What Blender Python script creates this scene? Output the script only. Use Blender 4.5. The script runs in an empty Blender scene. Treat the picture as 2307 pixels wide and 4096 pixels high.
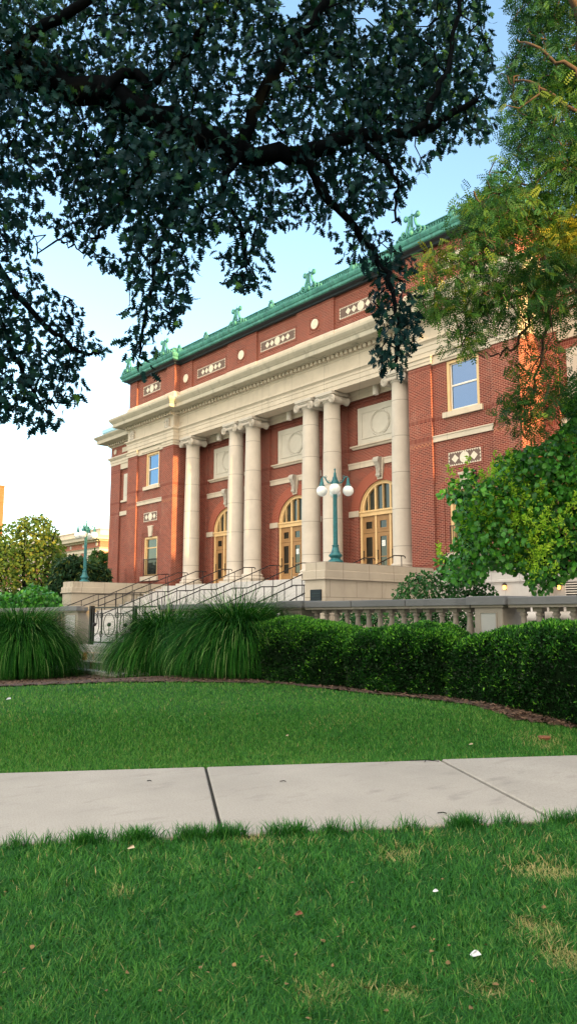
import bpy, math, random
import numpy as np
from mathutils import Vector, Matrix
random.seed(7); rng = np.random.default_rng(11)
R = math.radians
sc = bpy.context.scene
COL = sc.collection

# ------------------------------------------------------------------ camera
F = 3050.0; PCX, PCY = 1153.5, 2048.0
TH = math.atan(420.0 / F); YAW = R(49.1)
CAMP = np.array([0, 0, 1.6])
_f0 = np.array([-math.sin(YAW), math.cos(YAW), 0]); _R = np.array([math.cos(YAW), math.sin(YAW), 0]); _Z = np.array([0, 0, 1.0])
_Fw = _f0 * math.cos(TH) + _Z * math.sin(TH); _U = -_f0 * math.sin(TH) + _Z * math.cos(TH)
K = 2307 / 1451.0
def rayD(x, y):
    "direction through a point of the photograph (1451 px wide), unit forward length"
    return _Fw + _R * ((x * K - PCX) / F) + _U * ((PCY - y * K) / F)
def at(x, y, dist): return CAMP + rayD(x, y) * dist
def atY(x, y, Y):
    r = rayD(x, y); return CAMP + r * (Y / r[1])
def projD(p):
    d = p - CAMP; z = d @ _Fw
    return (PCX + F * (d @ _R) / z) / K, (PCY - F * (d @ _U) / z) / K
cam = bpy.data.cameras.new('camera'); co = bpy.data.objects.new('camera', cam); COL.objects.link(co)
co.location = CAMP; co.rotation_euler = (R(90) + TH, 0, YAW)
cam.sensor_fit = 'VERTICAL'; cam.sensor_height = 36; cam.lens = 36 * F / 4096; cam.clip_start = .05; cam.clip_end = 2000
sc.camera = co

# ------------------------------------------------------------------ light
SUN_EL, SUN_AZ = R(6.5), R(-1.6)      # azimuth measured from +X toward +Y
w = bpy.data.worlds.new('World'); sc.world = w; w.use_nodes = True
nt = w.node_tree; nt.nodes.clear()
sky = nt.nodes.new('ShaderNodeTexSky'); sky.sky_type = 'NISHITA'; sky.sun_disc = False
sky.sun_elevation = SUN_EL; sky.sun_rotation = R(90) - SUN_AZ; sky.air_density = 1.0; sky.dust_density = .7; sky.ozone_density = 1.6
bg = nt.nodes.new('ShaderNodeBackground'); bg.inputs[1].default_value = .15
# warm noisy glow added to the sky behind the viewer to light the facade
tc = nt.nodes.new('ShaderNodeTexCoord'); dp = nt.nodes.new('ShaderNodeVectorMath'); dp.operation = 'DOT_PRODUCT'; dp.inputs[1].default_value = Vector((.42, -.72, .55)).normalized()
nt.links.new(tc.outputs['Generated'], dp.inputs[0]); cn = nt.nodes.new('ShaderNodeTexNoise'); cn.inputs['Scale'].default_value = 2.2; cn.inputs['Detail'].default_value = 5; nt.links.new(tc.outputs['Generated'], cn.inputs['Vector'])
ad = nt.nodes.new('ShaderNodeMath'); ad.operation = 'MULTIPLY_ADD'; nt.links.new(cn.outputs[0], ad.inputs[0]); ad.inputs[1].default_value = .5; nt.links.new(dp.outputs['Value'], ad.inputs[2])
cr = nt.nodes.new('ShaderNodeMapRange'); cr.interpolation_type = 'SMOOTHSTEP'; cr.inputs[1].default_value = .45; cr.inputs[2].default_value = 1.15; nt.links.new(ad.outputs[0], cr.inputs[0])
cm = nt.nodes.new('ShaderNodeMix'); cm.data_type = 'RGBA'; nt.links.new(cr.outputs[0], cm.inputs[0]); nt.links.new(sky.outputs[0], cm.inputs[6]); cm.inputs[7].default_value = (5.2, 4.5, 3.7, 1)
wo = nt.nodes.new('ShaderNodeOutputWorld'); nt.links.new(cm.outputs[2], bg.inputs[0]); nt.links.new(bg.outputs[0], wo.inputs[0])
sl = bpy.data.lights.new('sun', 'SUN'); sl.energy = 3.2; sl.angle = R(.5); sl.color = (1, .60, .22)
so = bpy.data.objects.new('sun', sl); COL.objects.link(so)
sd = Vector((math.cos(SUN_EL) * math.cos(SUN_AZ), math.cos(SUN_EL) * math.sin(SUN_AZ), math.sin(SUN_EL)))
so.rotation_euler = sd.to_track_quat('Z', 'Y').to_euler(); so.location = (20, 0, 40)
sc.view_settings.view_transform = 'Standard'; sc.view_settings.look = 'None'; sc.view_settings.gamma = 1
sc.view_settings.exposure = 2.3

# ------------------------------------------------------------------ materials
MATS = {}
def newmat(name):
    m = bpy.data.materials.new(name); m.use_nodes = True; m.node_tree.nodes.clear()
    t = m.node_tree; o = t.nodes.new('ShaderNodeOutputMaterial'); b = t.nodes.new('ShaderNodeBsdfPrincipled')
    t.links.new(b.outputs[0], o.inputs[0]); MATS[name] = m
    return m, t, b
def nd(t, typ, **kw):
    n = t.nodes.new(typ)
    for k, v in kw.items():
        if k.startswith('i_'): n.inputs[int(k[2:])].default_value = v
        else: setattr(n, k, v)
    return n
def mixc(t, fac, a, b, blend='MIX'):
    n = t.nodes.new('ShaderNodeMix'); n.data_type = 'RGBA'; n.blend_type = blend
    for sock, v in ((n.inputs[0], fac), (n.inputs[6], a), (n.inputs[7], b)):
        if hasattr(v, 'type') and hasattr(v, 'is_linked'): t.links.new(v, sock)
        elif isinstance(v, (int, float)): sock.default_value = v
        else: sock.default_value = (*v, 1)
    return n.outputs[2]
def noise(t, scale, detail=4, vec=None, rough=.6):
    n = t.nodes.new('ShaderNodeTexNoise'); n.inputs['Scale'].default_value = scale; n.inputs['Detail'].default_value = detail; n.inputs['Roughness'].default_value = rough
    if vec is None:
        g = t.nodes.new('ShaderNodeNewGeometry'); vec = g.outputs['Position']
    t.links.new(vec, n.inputs['Vector']); return n.outputs[0]
def ramp(t, v, p0, p1, c0=(0, 0, 0), c1=(1, 1, 1)):
    n = t.nodes.new('ShaderNodeValToRGB'); e = n.color_ramp.elements
    e[0].position = p0; e[0].color = (*c0, 1); e[1].position = p1; e[1].color = (*c1, 1); t.links.new(v, n.inputs[0]); return n.outputs[0]
def math_(t, op, a, b=None, c=None):
    n = t.nodes.new('ShaderNodeMath'); n.operation = op
    for i, v in enumerate((a, b, c)):
        if v is None: continue
        if hasattr(v, 'is_linked'): t.links.new(v, n.inputs[i])
        else: n.inputs[i].default_value = v
    return n.outputs[0]
def bump(t, b, h, strength=.3, dist=.01):
    n = t.nodes.new('ShaderNodeBump'); n.inputs['Strength'].default_value = strength; n.inputs['Distance'].default_value = dist
    t.links.new(h, n.inputs['Height']); t.links.new(n.outputs[0], b.inputs['Normal'])
def stretched(t, sx, sy, sz):
    g = t.nodes.new('ShaderNodeNewGeometry'); m = t.nodes.new('ShaderNodeVectorMath'); m.operation = 'MULTIPLY'
    m.inputs[1].default_value = (sx, sy, sz); t.links.new(g.outputs['Position'], m.inputs[0]); return m.outputs[0]
def simple(name, col, rough=.7, metal=0, var=.25, vs=3.0, spec=.4, bmp=0, streak=0, col2=None):
    m, t, b = newmat(name)
    c2 = col2 or tuple(c * (1 - var) for c in col)
    f = ramp(t, noise(t, vs, 6), .35, .68)
    c = mixc(t, f, col, c2)
    if streak:
        s = ramp(t, noise(t, 1.0, 5, stretched(t, 5, 5, .5)), .5, .75)
        c = mixc(t, math_(t, 'MULTIPLY', s, streak), c, tuple(x * .35 for x in col))
    t.links.new(c, b.inputs['Base Color']); b.inputs['Roughness'].default_value = rough; b.inputs['Metallic'].default_value = metal
    b.inputs['Specular IOR Level'].default_value = spec
    if bmp: bump(t, b, noise(t, 60, 4), bmp, .004)
    return m

def brick(name, c1, c2, mortar, bands=(), bw=.213, rh=.0705, mort=.012):
    m, t, b = newmat(name)
    g = t.nodes.new('ShaderNodeNewGeometry'); s = t.nodes.new('ShaderNodeSeparateXYZ'); t.links.new(g.outputs['Position'], s.inputs[0])
    u = math_(t, 'ADD', s.outputs[0], s.outputs[1]); z = s.outputs[2]
    def br(uu, vv, wid, hei, off):
        cx = t.nodes.new('ShaderNodeCombineXYZ'); t.links.new(uu, cx.inputs[0]); t.links.new(vv, cx.inputs[1])
        n = t.nodes.new('ShaderNodeTexBrick'); t.links.new(cx.outputs[0], n.inputs['Vector'])
        n.inputs['Scale'].default_value = 1; n.inputs['Brick Width'].default_value = wid; n.inputs['Row Height'].default_value = hei
        n.inputs['Mortar Size'].default_value = mort; n.inputs['Mortar Smooth'].default_value = .1; n.inputs['Bias'].default_value = -.1
        n.inputs['Color1'].default_value = (*c1, 1); n.inputs['Color2'].default_value = (*c2, 1); n.inputs['Mortar'].default_value = (*mortar, 1); n.offset = off
        return n.outputs[0], n.outputs[1]
    a, fa = br(u, z, bw, rh, .5)
    if bands:
        k, fk = br(u, z, rh, .2, 0)
        msk = None
        for z0, z1 in bands:
            q = math_(t, 'COMPARE', z, (z0 + z1) / 2, (z1 - z0) / 2)
            msk = q if msk is None else math_(t, 'MAXIMUM', msk, q)
        kd = mixc(t, .25, k, tuple(x * .6 for x in c1))
        a = mixc(t, msk, a, kd)
    tone = ramp(t, noise(t, .8, 5), .3, .75)
    a = mixc(t, math_(t, 'MULTIPLY', tone, .32), a, (.10, .035, .03), 'MIX')
    w_ = ramp(t, noise(t, 1.4, 6, stretched(t, 1, 1, .45)), .55, .8)
    a = mixc(t, math_(t, 'MULTIPLY', w_, .14), a, (.5, .40, .33))
    t.links.new(a, b.inputs['Base Color']); b.inputs['Roughness'].default_value = .85; b.inputs['Specular IOR Level'].default_value = .25
    bump(t, b, fa, -.35, .01)
    return m
BANDS = ((9.64, 9.86), (8.76, 8.98), (11.88, 12.08), (3.45, 3.68), (17.0, 17.2))
brick('brick', (.19, .030, .017), (.070, .013, .010), (.40, .19, .14), BANDS, mort=.0125)
brick('brick_far', (.33, .09, .05), (.27, .07, .045), (.45, .27, .2))
brick('brick_orange', (.34, .09, .035), (.28, .07, .03), (.40, .2, .1), bw=.4, rh=.14)

def stone(name, col, joints=None, stain=.5, dark=(.16, .15, .13), jc=.45):
    m, t, b = newmat(name)
    f = ramp(t, noise(t, 1.3, 8), .3, .75)
    c = mixc(t, f, col, tuple(x * .82 for x in col))
    st = ramp(t, noise(t, 1.0, 7, stretched(t, 1.6, 1.6, .45), .65), .55, .75)
    c = mixc(t, math_(t, 'MULTIPLY', st, stain), c, dark)
    fine = noise(t, 45, 3); c = mixc(t, math_(t, 'MULTIPLY', fine, .18), c, tuple(x * .55 for x in col))
    if joints:
        g = t.nodes.new('ShaderNodeNewGeometry'); s = t.nodes.new('ShaderNodeSeparateXYZ'); t.links.new(g.outputs['Position'], s.inputs[0])
        u = math_(t, 'ADD', s.outputs[0], s.outputs[1]); cx = t.nodes.new('ShaderNodeCombineXYZ'); t.links.new(u, cx.inputs[0])
        zz = math_(t, 'SUBTRACT', s.outputs[2], joints[2]); t.links.new(zz, cx.inputs[1])
        n = t.nodes.new('ShaderNodeTexBrick'); t.links.new(cx.outputs[0], n.inputs['Vector']); n.inputs['Scale'].default_value = 1
        n.inputs['Brick Width'].default_value = joints[0]; n.inputs['Row Height'].default_value = joints[1]; n.inputs['Mortar Size'].default_value = joints[3]
        n.inputs['Mortar Smooth'].default_value = .3
        c = mixc(t, math_(t, 'MULTIPLY', n.outputs[1], jc), c, tuple(x * .3 for x in col))
    t.links.new(c, b.inputs['Base Color']); b.inputs['Roughness'].default_value = .82; b.inputs['Specular IOR Level'].default_value = .25
    bump(t, b, noise(t, 25, 6), .25, .01)
    return m
LIME = (.60, .54, .44)
stone('limestone', LIME, (2.4, 40, -10, .010), .45, (.26, .23, .18), .7)
stone('limestone_cornice', (.50, .47, .38), (1.5, 40, -10, .008), .75, (.14, .15, .12))
stone('limestone_panel', (.58, .56, .49), None, .12)
stone('limestone_column', (.58, .535, .465), (60, 1.62, 3.0, .014), .4, (.34, .31, .27), .8)
stone('limestone_carved', (.52, .49, .43), None, .35)
stone('cheek_stone', (.47, .42, .34), (1.35, .62, 3.55 - .62 * 8 - .02, .012), .6, (.13, .13, .08), .8)
stone('base_stone', (.52, .51, .49), (1.2, .45, .1, .012), .4, (.2, .2, .19))
stone('step_stone', (.50, .50, .49), (1.7, 60, 0, .012), .35, (.30, .32, .34), .6)
stone('coping_stone', (.17, .18, .19), (1.35, 60, 0, .014), .6, (.07, .075, .08), .0)
stone('baluster_stone', (.33, .305, .26), None, .45)
stone('slate_panel', (.42, .44, .43), None, .3)
# gate step with rust run
m, t, b = newmat('rusty_step')
c = mixc(t, ramp(t, noise(t, 3, 6), .35, .7), (.52, .50, .44), (.34, .33, .28))
c = mixc(t, ramp(t, noise(t, 2.2, 5, stretched(t, 1, 1, .4)), .5, .64), c, (.42, .17, .04))
t.links.new(c, b.inputs['Base Color']); b.inputs['Roughness'].default_value = .85
# verdigris copper
m, t, b = newmat('copper')
c = mixc(t, ramp(t, noise(t, 1.6, 8), .35, .7), (.032, .19, .165), (.085, .34, .28))
c = mixc(t, math_(t, 'MULTIPLY', ramp(t, noise(t, 1.8, 8, stretched(t, 4, 4, .6), .7), .46, .66), .9), c, (.022, .10, .095))
t.links.new(c, b.inputs['Base Color']); b.inputs['Roughness'].default_value = .6
simple('copper_shadow', (.012, .028, .042), .6, 0, .3)
simple('bronze_green', (.02, .17, .19), .42, .2, .5, 9, .5, streak=.5)
simple('black_iron', (.014, .013, .016), .42, .2, .3)
simple('tan_door', (.33, .19, .08), .5, 0, .15, 3)
simple('cream_frame', (.70, .50, .25), .5, 0, .12, 3)
simple('white_paint', (.75, .72, .66), .6, 0, .1)
simple('blue_metal', (.36, .60, .72), .4, .2, .15)
simple('plaque', (.015, .022, .03), .4, .6, .2)
simple('plaque_relief', (.035, .05, .06), .4, .6, .2)
simple('paper', (.82, .86, .85), .8, 0, .05)
simple('paper_ink', (.25, .35, .36), .8, 0, .05)
simple('mosaic_light', (.72, .66, .54), .7, 0, .2, 12)
simple('mosaic_grey', (.16, .11, .09), .8, 0, .3, 20)
simple('wood_dark', (.003, .0045, .006), 1, 0, .5, 12, .03, bmp=.6)
simple('bark_tan', (.075, .05, .03), .9, 0, .5, 12, bmp=.6)
simple('curtain', (.30, .27, .24), .9)
def glass(name, col, refl, rough=.04):
    m, t, b = newmat(name)
    b.inputs['Base Color'].default_value = (*col, 1); b.inputs['Metallic'].default_value = refl; b.inputs['Roughness'].default_value = rough
    b.inputs['Specular IOR Level'].default_value = .8
    bump(t, b, noise(t, 1.3, 2), .12, .02)
glass('glass_sky', (.13, .19, .29), .9)
glass('glass_dark', (.035, .045, .04), .25)
glass('glass_door', (.016, .016, .012), .0)
m, t, b = newmat('globe_glass'); b.inputs['Base Color'].default_value = (.86, .90, .88, 1); b.inputs['Roughness'].default_value = .22
b.inputs['Subsurface Weight'].default_value = .3; b.inputs['Subsurface Radius'].default_value = (.1, .1, .1)
m, t, b = newmat('lit_lamp'); b.inputs['Base Color'].default_value = (1, .7, .3, 1); b.inputs['Emission Color'].default_value = (1, .42, .06, 1); b.inputs['Emission Strength'].default_value = .9
# sidewalk
m, t, b = newmat('concrete')
c = mixc(t, ramp(t, noise(t, 1.1, 8), .3, .7), (.42, .395, .35), (.335, .315, .28))
c = mixc(t, math_(t, 'MULTIPLY', ramp(t, noise(t, 70, 5, None, .85), .46, .62), .5), c, (.20, .19, .175))
c = mixc(t, math_(t, 'MULTIPLY', ramp(t, noise(t, 2.2, 7, stretched(t, 3, 1, 1)), .56, .78), .45), c, (.15, .14, .13))
t.links.new(c, b.inputs['Base Color']); b.inputs['Roughness'].default_value = .9; b.inputs['Specular IOR Level'].default_value = .2; bump(t, b, noise(t, 150, 4), .5, .003)
simple('joint_dirt', (.028, .026, .020), .95, 0, .5, 30)
# grass soil
m, t, b = newmat('turf')
c = mixc(t, ramp(t, noise(t, 1.3, 6), .35, .7), (.022, .085, .014), (.035, .11, .018))
c = mixc(t, math_(t, 'MULTIPLY', noise(t, 60, 4), .5), c, (.012, .02, .008))
t.links.new(c, b.inputs['Base Color']); b.inputs['Roughness'].default_value = 1; b.inputs['Specular IOR Level'].default_value = .1
m, t, b = newmat('mulch')
c = mixc(t, ramp(t, noise(t, 38, 5, stretched(t, 1, 1, 1)), .42, .6), (.13, .078, .05), (.03, .02, .015))
c = mixc(t, ramp(t, noise(t, .9, 3), .45, .6), c, (.07, .045, .035))
t.links.new(c, b.inputs['Base Color']); b.inputs['Roughness'].default_value = 1; bump(t, b, noise(t, 40, 5), 1, .03)
simple('earth', (.05, .045, .03), 1, 0, .4, 2)

def leafmat(name, cols, rough=.5, spec=.35, trans=.25, tcol=None):
    "cols: colours picked by the per-leaf attribute 'tint' (0..1)"
    m, t, b = newmat(name)
    a = t.nodes.new('ShaderNodeAttribute'); a.attribute_name = 'tint'
    n = t.nodes.new('ShaderNodeValToRGB'); e = n.color_ramp.elements
    while len(e) < len(cols): e.new(.5)
    for i, (p, c) in enumerate(cols): e[i].position = p; e[i].color = (*c, 1)
    t.links.new(a.outputs['Fac'], n.inputs[0])
    t.links.new(n.outputs[0], b.inputs['Base Color']); b.inputs['Roughness'].default_value = rough; b.inputs['Specular IOR Level'].default_value = spec
    tr = t.nodes.new('ShaderNodeBsdfTranslucent')
    mc = mixc(t, 1.0, n.outputs[0], tcol or (1.3, 1.5, .7), 'MULTIPLY'); t.links.new(mc, tr.inputs[0])
    ms = t.nodes.new('ShaderNodeMixShader'); ms.inputs[0].default_value = trans
    t.links.new(b.outputs[0], ms.inputs[1]); t.links.new(tr.outputs[0], ms.inputs[2])
    out = [x for x in t.nodes if x.type == 'OUTPUT_MATERIAL'][0]; t.links.new(ms.outputs[0], out.inputs[0])
leafmat('oak_leaf', [(0, (.002, .015, .020)), (.5, (.004, .026, .028)), (.85, (.010, .048, .026)), (1, (.05, .13, .025))], .6, .07, .10)
leafmat('locust_leaf', [(0, (.010, .055, .020)), (.35, (.030, .11, .022)), (.6, (.12, .18, .018)), (1, (.42, .34, .03))], .6, .2, .3, (1.2, 1.3, .6))
leafmat('lilac_leaf', [(0, (.012, .08, .012)), (.5, (.04, .20, .02)), (1, (.12, .36, .03))], .42, .4, .2)
leafmat('blossom', [(0, (.22, .44, .03)), (1, (.44, .62, .07))], .8, .15, .35)
leafmat('hedge_leaf', [(0, (.003, .018, .004)), (.45, (.010, .068, .008)), (.75, (.04, .19, .016)), (1, (.20, .50, .05))], .5, .3, .2)
leafmat('shrub_leaf', [(0, (.014, .07, .018)), (1, (.05, .19, .04))], .5, .35, .2)
leafmat('evergreen_leaf', [(0, (.008, .032, .014)), (.8, (.016, .055, .018)), (1, (.10, .12, .02))], .7, .2, .1)
leafmat('maple_leaf', [(0, (.03, .07, .02)), (.5, (.06, .13, .03)), (1, (.20, .21, .035))], .7, .2, .4)
leafmat('grass_blade', [(0, (.016, .10, .020)), (.4, (.034, .175, .024)), (.70, (.10, .30, .045)), (.84, (.26, .30, .10)), (1, (.50, .40, .20))], .6, .25, .3)
leafmat('fountain_blade', [(0, (.004, .028, .006)), (.5, (.015, .095, .012)), (.88, (.055, .22, .024)), (1, (.32, .46, .18))], .8, .08, .2)
leafmat('blocker_leaf', [(0, (.02, .05, .015)), (1, (.04, .08, .02))], .8, .1, .1)

# ------------------------------------------------------------------ object helpers
def wl(o):
    v = Vector((0, 0, 0))
    while o is not None: v += o.location; o = o.parent
    return v
def tag(o, label=None, cat=None, group=None, kind=None):
    if label: o['label'] = label
    if cat: o['category'] = cat
    if group: o['group'] = group
    if kind: o['kind'] = kind
    return o
def empty(name, loc, label, cat, group=None):
    o = bpy.data.objects.new(name, None); o.location = loc; o.empty_display_size = .3; COL.objects.link(o); return tag(o, label, cat, group)
def kids(o): return [c for c in bpy.data.objects if c.parent is o]
def clone(o, d=(0, 0, 0), parent=None, top=True):
    c = o.copy(); COL.objects.link(c)
    if top: c.location = o.location + Vector(d)
    c.parent = parent
    for ch in [x for x in KID.get(o.name, [])]:
        k = clone(ch, parent=c, top=False)
    return reg(c)
KID = {}
def reg(o):
    if o.parent is not None: KID.setdefault(o.parent.name, []).append(o)
    return o

class MB:
    def __init__(s): s.v = []; s.f = []; s.sm = []
    def add(s, vs, fs, smooth=False):
        n = len(s.v); s.v += [tuple(map(float, p)) for p in vs]; s.f += [tuple(i + n for i in f) for f in fs]; s.sm += [smooth] * len(fs)
    def box(s, x0, x1, y0, y1, z0, z1):
        if x0 > x1: x0, x1 = x1, x0
        if y0 > y1: y0, y1 = y1, y0
        s.add([(x0, y0, z0), (x1, y0, z0), (x1, y1, z0), (x0, y1, z0), (x0, y0, z1), (x1, y0, z1), (x1, y1, z1), (x0, y1, z1)],
              [(0, 3, 2, 1), (4, 5, 6, 7), (0, 1, 5, 4), (1, 2, 6, 5), (2, 3, 7, 6), (3, 0, 4, 7)]); return s
    def bbox(s, x0, x1, y0, y1, z0, z1, b=.01):
        "box with a small chamfer on the vertical and top edges"
        def ring(z, i): return [(x0 + i, y0 + b if i == 0 else y0 + i, z)]
        P = []
        for z, i in ((z0, 0), (z1 - b, 0), (z1, b)):
            P.append([(x0 + b + i, y0 + i, z), (x1 - b - i, y0 + i, z), (x1 - i, y0 + b + i, z), (x1 - i, y1 - b - i, z), (x1 - b - i, y1 - i, z), (x0 + b + i, y1 - i, z), (x0 + i, y1 - b - i, z), (x0 + i, y0 + b + i, z)])
        vs = P[0] + P[1] + P[2]; fs = [tuple(range(16, 24)), tuple(reversed(range(8)))]
        for r in (0, 8):
            for k in range(8): fs.append((r + k, r + (k + 1) % 8, r + 8 + (k + 1) % 8, r + 8 + k))
        s.add(vs, fs); return s
    def lathe(s, prof, cx, cy, seg=24, z0=0, ax='z', flute=0):
        n = len(prof); vs = []
        for r, z in prof:
            for k in range(seg):
                a = 2 * math.pi * k / seg; rr = r * (1 - flute * (k % 2))
                if ax == 'z': vs.append((cx + rr * math.cos(a), cy + rr * math.sin(a), z0 + z))
                else: vs.append((cx + rr * math.cos(a), z, cy + rr * math.sin(a)))   # ax y: cx = x, cy = z centre, z = y
        fs = []
        for i in range(n - 1):
            for k in range(seg):
                q = (i * seg + k, i * seg + (k + 1) % seg, (i + 1) * seg + (k + 1) % seg, (i + 1) * seg + k)
                fs.append(q if ax == 'z' else q[::-1])
        s.add(vs, fs, seg > 8 and len(prof) > 5)
        c0 = tuple(range(seg)); c1 = tuple((n - 1) * seg + k for k in range(seg))
        s.add(vs, [c0[::-1] if ax == 'z' else c0, c1 if ax == 'z' else c1[::-1]]); return s
    def tube(s, pts, r, seg=6, r1=None, caps=True):
        pts = [Vector(p) for p in pts]; n = len(pts); vs = []
        up = Vector((0, 0, 1)); prev = None
        for i, p in enumerate(pts):
            d = (pts[min(i + 1, n - 1)] - pts[max(i - 1, 0)])
            if d.length < 1e-6: d = Vector((0, 0, 1))
            d.normalize()
            if prev is None: a = d.cross(up) if abs(d.dot(up)) < .95 else d.cross(Vector((1, 0, 0)))
            else: a = prev - d * prev.dot(d)
            a.normalize(); prev = a; b_ = d.cross(a)
            rr = r if r1 is None else r + (r1 - r) * i / max(1, n - 1)
            for k in range(seg):
                t_ = 2 * math.pi * (k + .5) / seg; vs.append(p + a * (rr * math.cos(t_)) + b_ * (rr * math.sin(t_)))
        fs = [(i * seg + k, i * seg + (k + 1) % seg, (i + 1) * seg + (k + 1) % seg, (i + 1) * seg + k) for i in range(n - 1) for k in range(seg)]
        if caps: fs += [tuple(range(seg))[::-1], tuple((n - 1) * seg + k for k in range(seg))]
        s.add(vs, fs, seg > 4); return s
    def sphere(s, c, r, seg=20, rings=12, sz=1, sx=1, sy=1):
        vs = []; fs = []
        for i in range(rings + 1):
            ph = math.pi * i / rings
            for k in range(seg):
                a = 2 * math.pi * k / seg; vs.append((c[0] + sx * r * math.sin(ph) * math.cos(a), c[1] + sy * r * math.sin(ph) * math.sin(a), c[2] + sz * r * math.cos(ph)))
        for i in range(rings):
            for k in range(seg): fs.append((i * seg + k, (i + 1) * seg + k, (i + 1) * seg + (k + 1) % seg, i * seg + (k + 1) % seg))
        s.add(vs, fs, True); return s
    def sweep(s, path, prof, closed=False):
        "prof: (out, z) pairs swept along a plan path; outward is to the right of travel"
        n = len(path); m = len(prof); vs = []
        for i in range(n):
            p = Vector(path[i]); ds = []
            for a, b_ in ((i - 1, i), (i, i + 1)):
                if not closed and (a < 0 or b_ > n - 1): continue
                d = Vector(path[b_ % n]) - Vector(path[a % n]); d.normalize(); ds.append(Vector((d.y, -d.x)))
            if len(ds) == 1: mv = ds[0]
            else: mv = (ds[0] + ds[1]) / (1 + ds[0].dot(ds[1]))
            for o, z in prof: vs.append((p.x + mv.x * o, p.y + mv.y * o, z))
        fs = []
        for i in range(n if closed else n - 1):
            for k in range(m - 1):
                a = i * m + k; b_ = ((i + 1) % n) * m + k; fs.append((a, b_, b_ + 1, a + 1))
        s.add(vs, fs); return s
    def plate(s, outline, y0, y1):
        "closed outline of (x,z) extruded from y0 (front) to y1"
        n = len(outline); vs = [(x, y0, z) for x, z in outline] + [(x, y1, z) for x, z in outline]
        fs = [tuple(range(n)), tuple(range(2 * n - 1, n - 1, -1))] + [(i, i + n, (i + 1) % n + n, (i + 1) % n) for i in range(n)]
        s.add(vs, fs); return s
    def build(s, name, mat, parent=None, origin=None):
        if origin is None:
            if parent is not None: origin = wl(parent)
            else:
                a = np.array(s.v); origin = Vector(((a[:, 0].min() + a[:, 0].max()) / 2, (a[:, 1].min() + a[:, 1].max()) / 2, a[:, 2].min()))
        origin = Vector(origin); me = bpy.data.meshes.new(name)
        me.from_pydata([(x - origin.x, y - origin.y, z - origin.z) for x, y, z in s.v], [], s.f); me.polygons.foreach_set('use_smooth', s.sm)
        me.materials.append(MATS[mat]); me.update()
        o = bpy.data.objects.new(name, me); COL.objects.link(o); o.parent = parent
        o.location = origin - (wl(parent) if parent is not None else Vector((0, 0, 0)))
        return reg(o)

def npmesh(name, V, Fq, mat, tint=None, parent=None, origin=(0, 0, 0), smooth=False):
    "V (n,3), Fq (m,k) constant-size faces"
    me = bpy.data.meshes.new(name); n = len(V); m, k = Fq.shape
    V = np.asarray(V, dtype=np.float32) - np.array(origin, dtype=np.float32)
    me.vertices.add(n); me.vertices.foreach_set('co', V.ravel())
    me.loops.add(m * k); me.loops.foreach_set('vertex_index', Fq.astype(np.int32).ravel())
    me.polygons.add(m); me.polygons.foreach_set('loop_start', np.arange(0, m * k, k, dtype=np.int32))
    try: me.polygons.foreach_set('loop_total', np.full(m, k, dtype=np.int32))
    except Exception: pass
    me.update(calc_edges=True)
    if smooth: me.polygons.foreach_set('use_smooth', np.ones(m, dtype=bool))
    if tint is not None:
        a = me.attributes.new('tint', 'FLOAT', 'POINT'); a.data.foreach_set('value', np.asarray(tint, dtype=np.float32))
    me.materials.append(MATS[mat]); o = bpy.data.objects.new(name, me); COL.objects.link(o); o.parent = parent
    o.location = Vector(origin) - (wl(parent) if parent is not None else Vector((0, 0, 0)))
    return reg(o)
def norm(a): return a / np.maximum(np.linalg.norm(a, axis=1, keepdims=True), 1e-9)
def scatter(T, Tf, P, A, N, S, tint):
    "instances of template T (k,3: x across, y along, z normal) at P with along axis A, normal N, scale S"
    A = norm(A); X = norm(np.cross(A, N)); N2 = np.cross(X, A)
    S = S[:, None, None]
    V = P[:, None, :] + S * (T[None, :, 0:1] * X[:, None, :] + T[None, :, 1:2] * A[:, None, :] + T[None, :, 2:3] * N2[:, None, :])
    n, k = len(P), len(T); Fq = (np.arange(n)[:, None, None] * k + Tf[None]).reshape(-1, Tf.shape[1])
    return V.reshape(-1, 3), Fq, np.repeat(tint, k)
def strip_template(ws, bend=.12, cup=0.0):
    n = len(ws); T = []
    for i, w_ in enumerate(ws):
        y = i / (n - 1); z = -bend * 4 * (y - .5) ** 2 + cup
        T += [(-w_, y, z), (w_, y, z)]
    Fq = [(2 * i, 2 * i + 1, 2 * i + 3, 2 * i + 2) for i in range(n - 1)]
    return np.array(T), np.array(Fq)
OAK = strip_template([.015, .05, .24, .09, .36, .10, .42, .13, .30, .07, .16, .01], .18)
OVAL = strip_template([.02, .24, .38, .36, .22, .02], .15)
NARROW = strip_template([.02, .18, .16, .01], .1)
def frond():
    V = []; Fq = []
    for i in range(6):
        y = .08 + i * .16
        for s in (-1, 1):
            n = len(V); L = .27 * (1 - .4 * abs(i - 2.5) / 3)
            V += [(0, y, 0), (s * L * .5, y - .01, .03), (s * L, y + .09, -.04), (s * L * .45, y + .105, .0)]; Fq.append((n, n + 1, n + 2, n + 3))
    return np.array(V), np.array(Fq)
FROND = frond()
def inpoly(x, y, poly):
    c = np.zeros(len(x), bool); n = len(poly)
    for i in range(n):
        x0, y0 = poly[i]; x1, y1 = poly[i - 1]
        with np.errstate(divide='ignore', invalid='ignore'):
            h = ((y0 > y) != (y1 > y)) & (x < (x1 - x0) * (y - y0) / (y1 - y0 + 1e-12) + x0)
        c ^= h
    return c
def projA(P):
    d = P - CAMP; z = d @ _Fw
    return (PCX + F * (d @ _R) / z) / K, (PCY - F * (d @ _U) / z) / K
def vnoise(P, s, seed=0):
    "smooth pseudo noise in 0..1"
    r = np.random.default_rng(seed); v = np.zeros(len(P)); 
    for _ in range(5):
        k = r.normal(size=3) * s; v += np.sin(P @ k + r.uniform(0, 6.28))
    return .5 + v / 10
exec_after = []

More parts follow.
